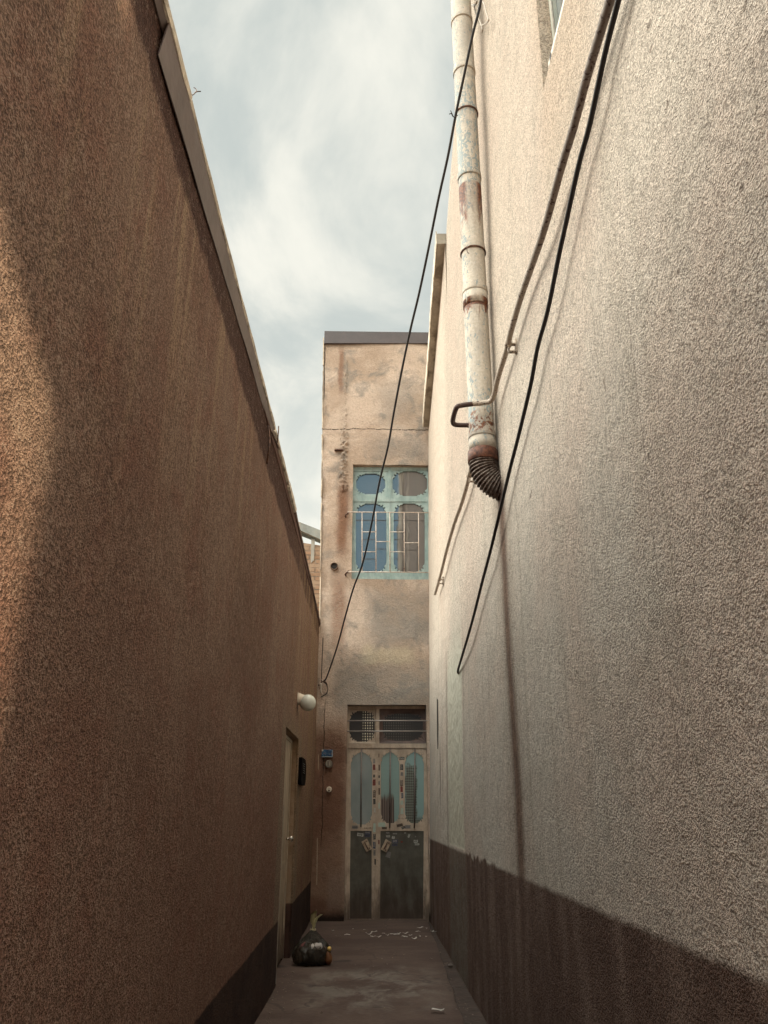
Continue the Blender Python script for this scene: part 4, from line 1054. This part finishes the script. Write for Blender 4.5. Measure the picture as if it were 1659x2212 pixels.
# ------------------------------------------------------------------ gas pipe
GP1 = [(1325, -25), (1318, 0), (1268, 167), (1241, 268), (1214, 357), (1176, 494), (1142, 593), (1122, 652), (1102, 722), (1096, 750), (1076, 815)]
pa = [oR(x, y, .055) for x, y in GP1]
for p in pa: p.z = 4.04+(p.z-4.04)*.5 if False else p.z
pre = [pa[0]+(pa[0]-pa[1])*k for k in (8, 4, 2, 1)]
cross = [oR(1064, 861, .055)]+[oY(x, y, 4.572) for x, y in ((1044, 870), (1016, 873), (996, 876), (986, 881))]
z0_ = cross[-1].z
lo = cross+[oZ(*p, z0_) for p in ((979, 903), (979, 914), (988, 918))]
lo += [Vector((lo[-1].x+.10, lo[-1].y+.01, z0_)), Vector((lo[-1].x+.165, lo[-1].y+.08, z0_))]
mid_ = []
end2 = [oR(x, y, .05) for x, y in ((1017, 1013), (999, 1081), (981, 1132), (965, 1188), (951, 1244), (940, 1283))]
mid_ = [Vector((.80, lo[-1].y+.02, 4.05)), Vector((.822, lo[-1].y+.10, 4.05))]
gpth = pre+pa+lo+mid_+end2
gas = thing('gas_pipe', 'thin flaking beige pipe on the right wall, looping around the drainpipe', 'pipe', (.82, 5, 4.0))
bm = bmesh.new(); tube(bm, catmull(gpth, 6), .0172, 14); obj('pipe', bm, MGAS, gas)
def clamp(p, lab=None):
    bm = bmesh.new(); wx = rX(p.z)
    lathe_axis(bm, p+Vector((0, -.012, 0)), Vector((0, 1, 0)), [(0, .0205), (.003, .022), (.024, .022), (.027, .0205)], 16)
    box(bm, (p.x+.012, p.y-.010, p.z-.004), (wx+.01, p.y+.014, p.z+.004)); box(bm, (p.x-.004, p.y-.010, p.z-.050), (p.x+.004, p.y+.014, p.z-.018))
    box(bm, (p.x-.002, p.y-.010, p.z-.056), (wx+.01, p.y+.014, p.z-.048)); box(bm, (wx-.014, p.y-.014, p.z-.062), (wx+.005, p.y+.018, p.z+.03), .002)
    obj('clamp', bm, m_gas() if False else MGAS2, gas)
MGAS2 = m_paint('beige_clamp_paint', (.42, .33, .25), (.48, .39, .30), (.07, .035, .025), .54)
def along(y):
    c = catmull(gpth, 6)
    return min((p for p in c if abs(p.x-rX(p.z)) < .08), key=lambda p: abs(p.y-y))
for xy in ((1098, 745), (1012, 1030), (948, 1255)):
    q = oR(*xy, .055); clamp(along(q.y))

# ------------------------------------------------------------------ brick house beyond the roof on the left
bh = thing('brick_house', 'pale brick house seen between the left roof and the end house', 'house', (-2, 14, 0))
bm = bmesh.new(); a = oY(645, 1146, 14.); b = oY(700, 1165, 14.)
sl_ = (b.z-a.z)/(b.x-a.x)
quadbox(bm, [Vector((-6, 14, -.05)), Vector((-.3, 14, -.05)), Vector((-.3, 14, a.z+sl_*(-.3-a.x)-.02)), Vector((-6, 14, a.z+sl_*(-6-a.x)*.3))], Vector((0, 5, 0)))
obj('wall', bm, MBR, bh)
bm = bmesh.new(); a = oY(652, 1137, 13.9); b = oY(692, 1150, 13.9); c = oY(692, 1165, 13.9); d = oY(652, 1147, 13.9)
def ex(p, q, x): return Vector((x, p.y, p.z+(q.z-p.z)/(q.x-p.x)*(x-p.x)))
quadbox(bm, [ex(a, b, -4), ex(a, b, -.3), ex(d, c, -.3), ex(d, c, -4)], Vector((0, .12, 0)))
obj('roof_edge', bm, plain('blue_grey_sheet_edge', (.27, .28, .26), .6, 0, .5, 4, dirt=(.36, .30, .24)), bh)
bm = bmesh.new(); q = [oY(x, y, 13.985) for x, y in ((672.5, 1164), (680, 1165), (678.5, 1210), (672, 1216), (671, 1211))]
quadbox(bm, q, Vector((0, .02, 0))); obj('downspout', bm, plain('grey_metal_strip', (.38, .35, .30), .6, 0, .2, 8), bh)

# houses across the street behind the camera: they are what the window glass mirrors
sh = thing('street_house', 'brick house across the street behind the viewer', 'house', (0, -12, 0))
bm = bmesh.new(); box(bm, (-9, -20, -.05), (9, -12, 6.6)); obj('wall', bm, MBR, sh)
bm = bmesh.new(); box(bm, (-9.2, -20, 6.6), (9.2, -11.8, 6.75)); obj('roof_edge', bm, MSLAB, sh)

# ------------------------------------------------------------------ rubbish bag
BY = 8.02; bc = oZ(674, 2086, 0.); bc = Vector((oY(674, 2080, BY).x, BY, 0))
bag = thing('rubbish_bag', 'knotted dark see-through plastic rubbish bag on the ground by the left wall', 'bag', bc)
HN = oY(675, 2008, BY).z; HT = oY(678, 1968, BY).z
def bagm():
    m, t, bs, out = mat('thin_dark_plastic_film'); p = t.pos()
    n = t.noise(t.vmul(p, (1, 1, .35)), 28, 4, .6, 1.2)
    bs.inputs['Roughness'].default_value = .16; t.put(bs.inputs['Base Color'], (.050, .040, .030))
    bmp = t.bump(n, .02); t.l.new(bmp, bs.inputs['Normal'])
    tr = t.n.new('ShaderNodeBsdfTransparent'); t.put(tr.inputs[0], (.62, .55, .45))
    mx = t.n.new('ShaderNodeMixShader'); t.put(mx.inputs[0], t.sm(n, .38, .62, .25, .85)); t.l.new(tr.outputs[0], mx.inputs[1]); t.l.new(bs.outputs[0], mx.inputs[2]); t.l.new(mx.outputs[0], out.inputs[0]); return m
bm = bmesh.new(); NS = 96; rings = []
prof = [(0, .02), (.0, .10), (.03, .150), (.10, .170), (.25, .178), (.38, .174), (.50, .150), (.62, .118), (.74, .085), (.84, .056), (.92, .034), (.98, .018), (1., .013)]
prof = [(h*HN, r) for h, r in prof]; pass
for h, r in prof:
    hh = h
    ring = []
    for k in range(NS):
        a = 2*math.pi*k/NS
        pl = (hh/HN)**1.2
        w = 1+.12*nz(math.cos(a)*1.5, math.sin(a)*1.5, hh*5, 1.)+.24*pl*math.sin(a*17+2*nz(a, hh, 0, 2))*(1 if hh > .12 else .3)-.10*abs(nz(math.cos(a)*4, math.sin(a)*4, hh*13, 1.))*(1-pl)+.05*nz(math.cos(a)*9, math.sin(a)*9, hh*24, 1.)
        ring.append(bm.verts.new(bc+Vector((math.cos(a)*r*w, math.sin(a)*r*w*.85, hh+.010*nz(math.cos(a)*3, math.sin(a)*3, hh, 2)))))
    rings.append(ring)
for a, b in zip(rings, rings[1:]):
    for k in range(NS): bm.faces.new((a[k], a[(k+1) % NS], b[(k+1) % NS], b[k])).smooth = True
bm.faces.new(rings[0][::-1]); film = obj('film', bm, bagm(), bag)
def sheet(bm, cen, wid, ang0, n=10):
    prev = None
    for i, (c, w) in enumerate(zip(cen, wid)):
        a = ang0+.5*math.sin(i*.8); u = Vector((math.cos(a), math.sin(a), 0)); v = Vector((-math.sin(a), math.cos(a), 0))
        row = [bm.verts.new(Vector(c)+u*w*s+v*.012*math.sin(s*7+i)) for s in (-1, -.6, -.2, .2, .6, 1)]
        if prev:
            for k in range(5): bm.faces.new((prev[k], prev[k+1], row[k+1], row[k])).smooth = True
        prev = row
bm = bmesh.new(); T = HT-HN
sheet(bm, [bc+Vector((.0, 0, HN-.01)), bc+Vector((.006, 0, HN+.2*T)), bc+Vector((-.004, 0, HN+.5*T)), bc+Vector((.002, 0, HN+.8*T)), bc+Vector((.02, 0, HN+T))], [.010, .012, .024, .022, .012], .2)
sheet(bm, [bc+Vector((.006, .004, HN+.1*T)), bc+Vector((.014, 0, HN+.35*T)), bc+Vector((.03, 0, HN+.6*T)), bc+Vector((.075, 0, HN+.82*T))], [.010, .013, .014, .010], -.3)
bmesh.ops.solidify(bm, geom=bm.faces[:], thickness=.0015)
obj('knotted_neck', bm, plain('yellowish_plastic_film', (.62, .54, .30), .3, 0, .3, 30), bag)
bm = bmesh.new(); tube(bm, [bc+Vector((.022*math.cos(a), .022*math.sin(a), HN+.004*math.sin(2*a))) for a in [i*math.pi/6 for i in range(13)]], .007, 6, False)
obj('knot', bm, plain('yellowish_plastic_knot', (.60, .52, .32), .35), bag, True)
random.seed(11)
def lump(c, r, s=(1, 1, 1)):
    bm = bmesh.new(); bmesh.ops.create_icosphere(bm, subdivisions=3, radius=r, matrix=Matrix.Translation(c) @ Matrix.Diagonal((*s, 1)))
    for v in bm.verts: v.co += Vector((nz(*v.co, 14), nz(*v.co, 16), nz(*v.co, 18)))*r*.35
    return bm
obj('rubbish', lump(bc+Vector((.03, -.085, .155)), .058, (1.2, .6, .7)), plain('crumpled_pale_wrapper', (.50, .45, .42), .6), bag, True)
obj('rubbish', lump(bc+Vector((-.06, -.05, .15)), .052, (1, .7, .8)), plain('dull_red_peelings', (.17, .04, .04), .6), bag, True)
obj('rubbish', lump(bc+Vector((.0, -.02, .11)), .115, (1.1, .8, .8)), plain('dark_rubbish', (.05, .025, .018), .7), bag, True)
bm = lump(bc+Vector((.158, -.06, .135)), .020); obj('rubbish', bm, plain('yellow_fruit_skin', (.62, .42, .12), .4), bag, True)
bm = lump(bc+Vector((.150, -.05, .06)), .045, (.8, .8, 1.2)); obj('rubbish', bm, plain('orange_brown_peel', (.16, .06, .02), .5), bag, True)

# ------------------------------------------------------------------ paper scraps on the floor
def zf(x, y): return ((1000+x/1.659)/1.8228, (3600+y/1.659)/1.8228)
SC = [((610, 138), .07), ((515, 112), .03), ((548, 152), .05, 1), ((646, 100), .02), ((722, 107), .025), ((752, 135), .075), ((786, 118), .07), ((776, 151), .06), ((817, 155), .06), ((845, 128), .035), ((852, 103), .03, 1),
      ((871, 144), .045), ((922, 133), .11), ((948, 131), .04), ((990, 132), .065), ((983, 150), .07), ((1022, 143), .04), ((1046, 166), .06), ((1072, 116), .06), ((1086, 93), .08), ((1164, 120), .04), ((1188, 116), .045), ((1125, 152), .02), ((1085, 152), .02),
      ((490, 206), .03, 1), ((1160, 298), .03, 1), ((1202, 640), .085), ((1325, 628), .02, 1), ((440, 654), .02, 1), ((1128, 100), .02)]
WH = ['long torn strip', 'tiny fleck', 'curled scrap', 'square snippet', 'folded slip', 'narrow sliver']
zones = [(560, 'near the bag side of the floor'), (830, 'in front of the left door leaf'), (1000, 'in front of the centre of the door'), (1300, 'in front of the right door leaf')]
scraps = []
for i, s in enumerate(SC):
    p = oZ(*zf(*s[0]), .004); L = s[1]; rnd = random.Random(i)
    bm = bmesh.new(); w = min(.035, L*rnd.uniform(.35, .7)); a = rnd.uniform(-.5, .5); prev = None
    for k in range(6):
        u = k/5-.5; zz = .003+rnd.uniform(0, .008)+.014*abs(u)*(i % 3)
        row = []
        for sgn in (-1, 0, 1):
            x_ = u*L; y_ = sgn*w*.5*(1+rnd.uniform(-.3, .3)); row.append(bm.verts.new(p+Vector((x_*math.cos(a)-y_*math.sin(a), x_*math.sin(a)+y_*math.cos(a), zz+.004*(sgn != 0)*rnd.random()))))
        if prev:
            for q in range(2): bm.faces.new((prev[q], prev[q+1], row[q+1], row[q]))
        prev = row
    bmesh.ops.solidify(bm, geom=bm.faces[:], thickness=.0008)
    dull = len(s) > 2
    o_ = obj('paper_scrap', bm, plain('dull_paper', (.22, .19, .17), .9) if dull else MPAPER, None, loc=p)
    o_['group'] = 'paper scraps scattered before the door'; o_['category'] = 'paper scrap'; scraps.append((s, o_, dull))
# labels: ordered from left to right inside the scatter
main = sorted([q for q in scraps if q[0][0][1] < 200], key=lambda q: q[0][0][0])
ORD = ['leftmost', 'second', 'third', 'fourth', 'fifth', 'sixth', 'seventh', 'eighth', 'ninth', 'tenth', 'eleventh', 'twelfth', 'thirteenth', 'fourteenth']
n_ = len(main)
for i, (s, o_, dull) in enumerate(main):
    size = 'long' if s[1] > .065 else ('short' if s[1] > .035 else 'tiny')
    side = (ORD[i]+(' from the left' if i else '')) if i < 12 else (('rightmost' if i == n_-1 else ORD[n_-1-i]+' from the right'))
    o_['label'] = f"{size} {'dull' if dull else 'white'} paper scrap, {side} in the scatter before the door"
for (s, o_, dull), lab in zip([q for q in scraps if q[0][0][1] >= 200], ('dull paper crumb beside the rubbish bag', 'dull paper crumb alone on the path near the gutter', 'lone white paper slip on the path nearest the viewer', 'dull speck of paper in the gutter nearest the viewer', 'dull speck of paper nearest the viewer on the left half of the path')):
    o_['label'] = lab
# flat black pebble-like crumb at the gutter
p = oZ(*zf(1283, 345), -.02)
bm = lump(p+Vector((0, 0, .012)), .022, (1.2, .8, .6)); tag(obj('stone', bm, plain('grey_stone', (.10, .08, .07), .9), None, True, loc=p), 'small grey stone lying in the right hand gutter', 'stone')

# grit swept along the foot of the walls
bm = bmesh.new(); rg = random.Random(5)
for k in range(420):
    y = rg.uniform(4.5, 10.8); sd_ = rg.random()
    if sd_ < .42: x, z = -.705+abs(rg.gauss(0, .05)), .003
    elif sd_ < .85: x, z = rg.uniform(.66, .79), -.030
    else: x, z = rg.uniform(-.65, .62), .003
    r = rg.uniform(.002, .0065)*(1.4 if rg.random() < .15 else 1)
    M_ = Matrix.Translation((x, y, z+r*.4)) @ Matrix.Rotation(rg.uniform(0, 6), 4, 'Z') @ Matrix.Diagonal((1, rg.uniform(.5, 1.2), .6, 1))
    bmesh.ops.create_icosphere(bm, subdivisions=1, radius=r, matrix=M_)
gr = obj('grit', bm, plain('pale_grit', (.22, .18, .15), .95, 0, .8, 40), None); gr['kind'] = 'stuff'; tag(gr, 'fine pale grit and crumbs along the foot of the walls', 'grit')
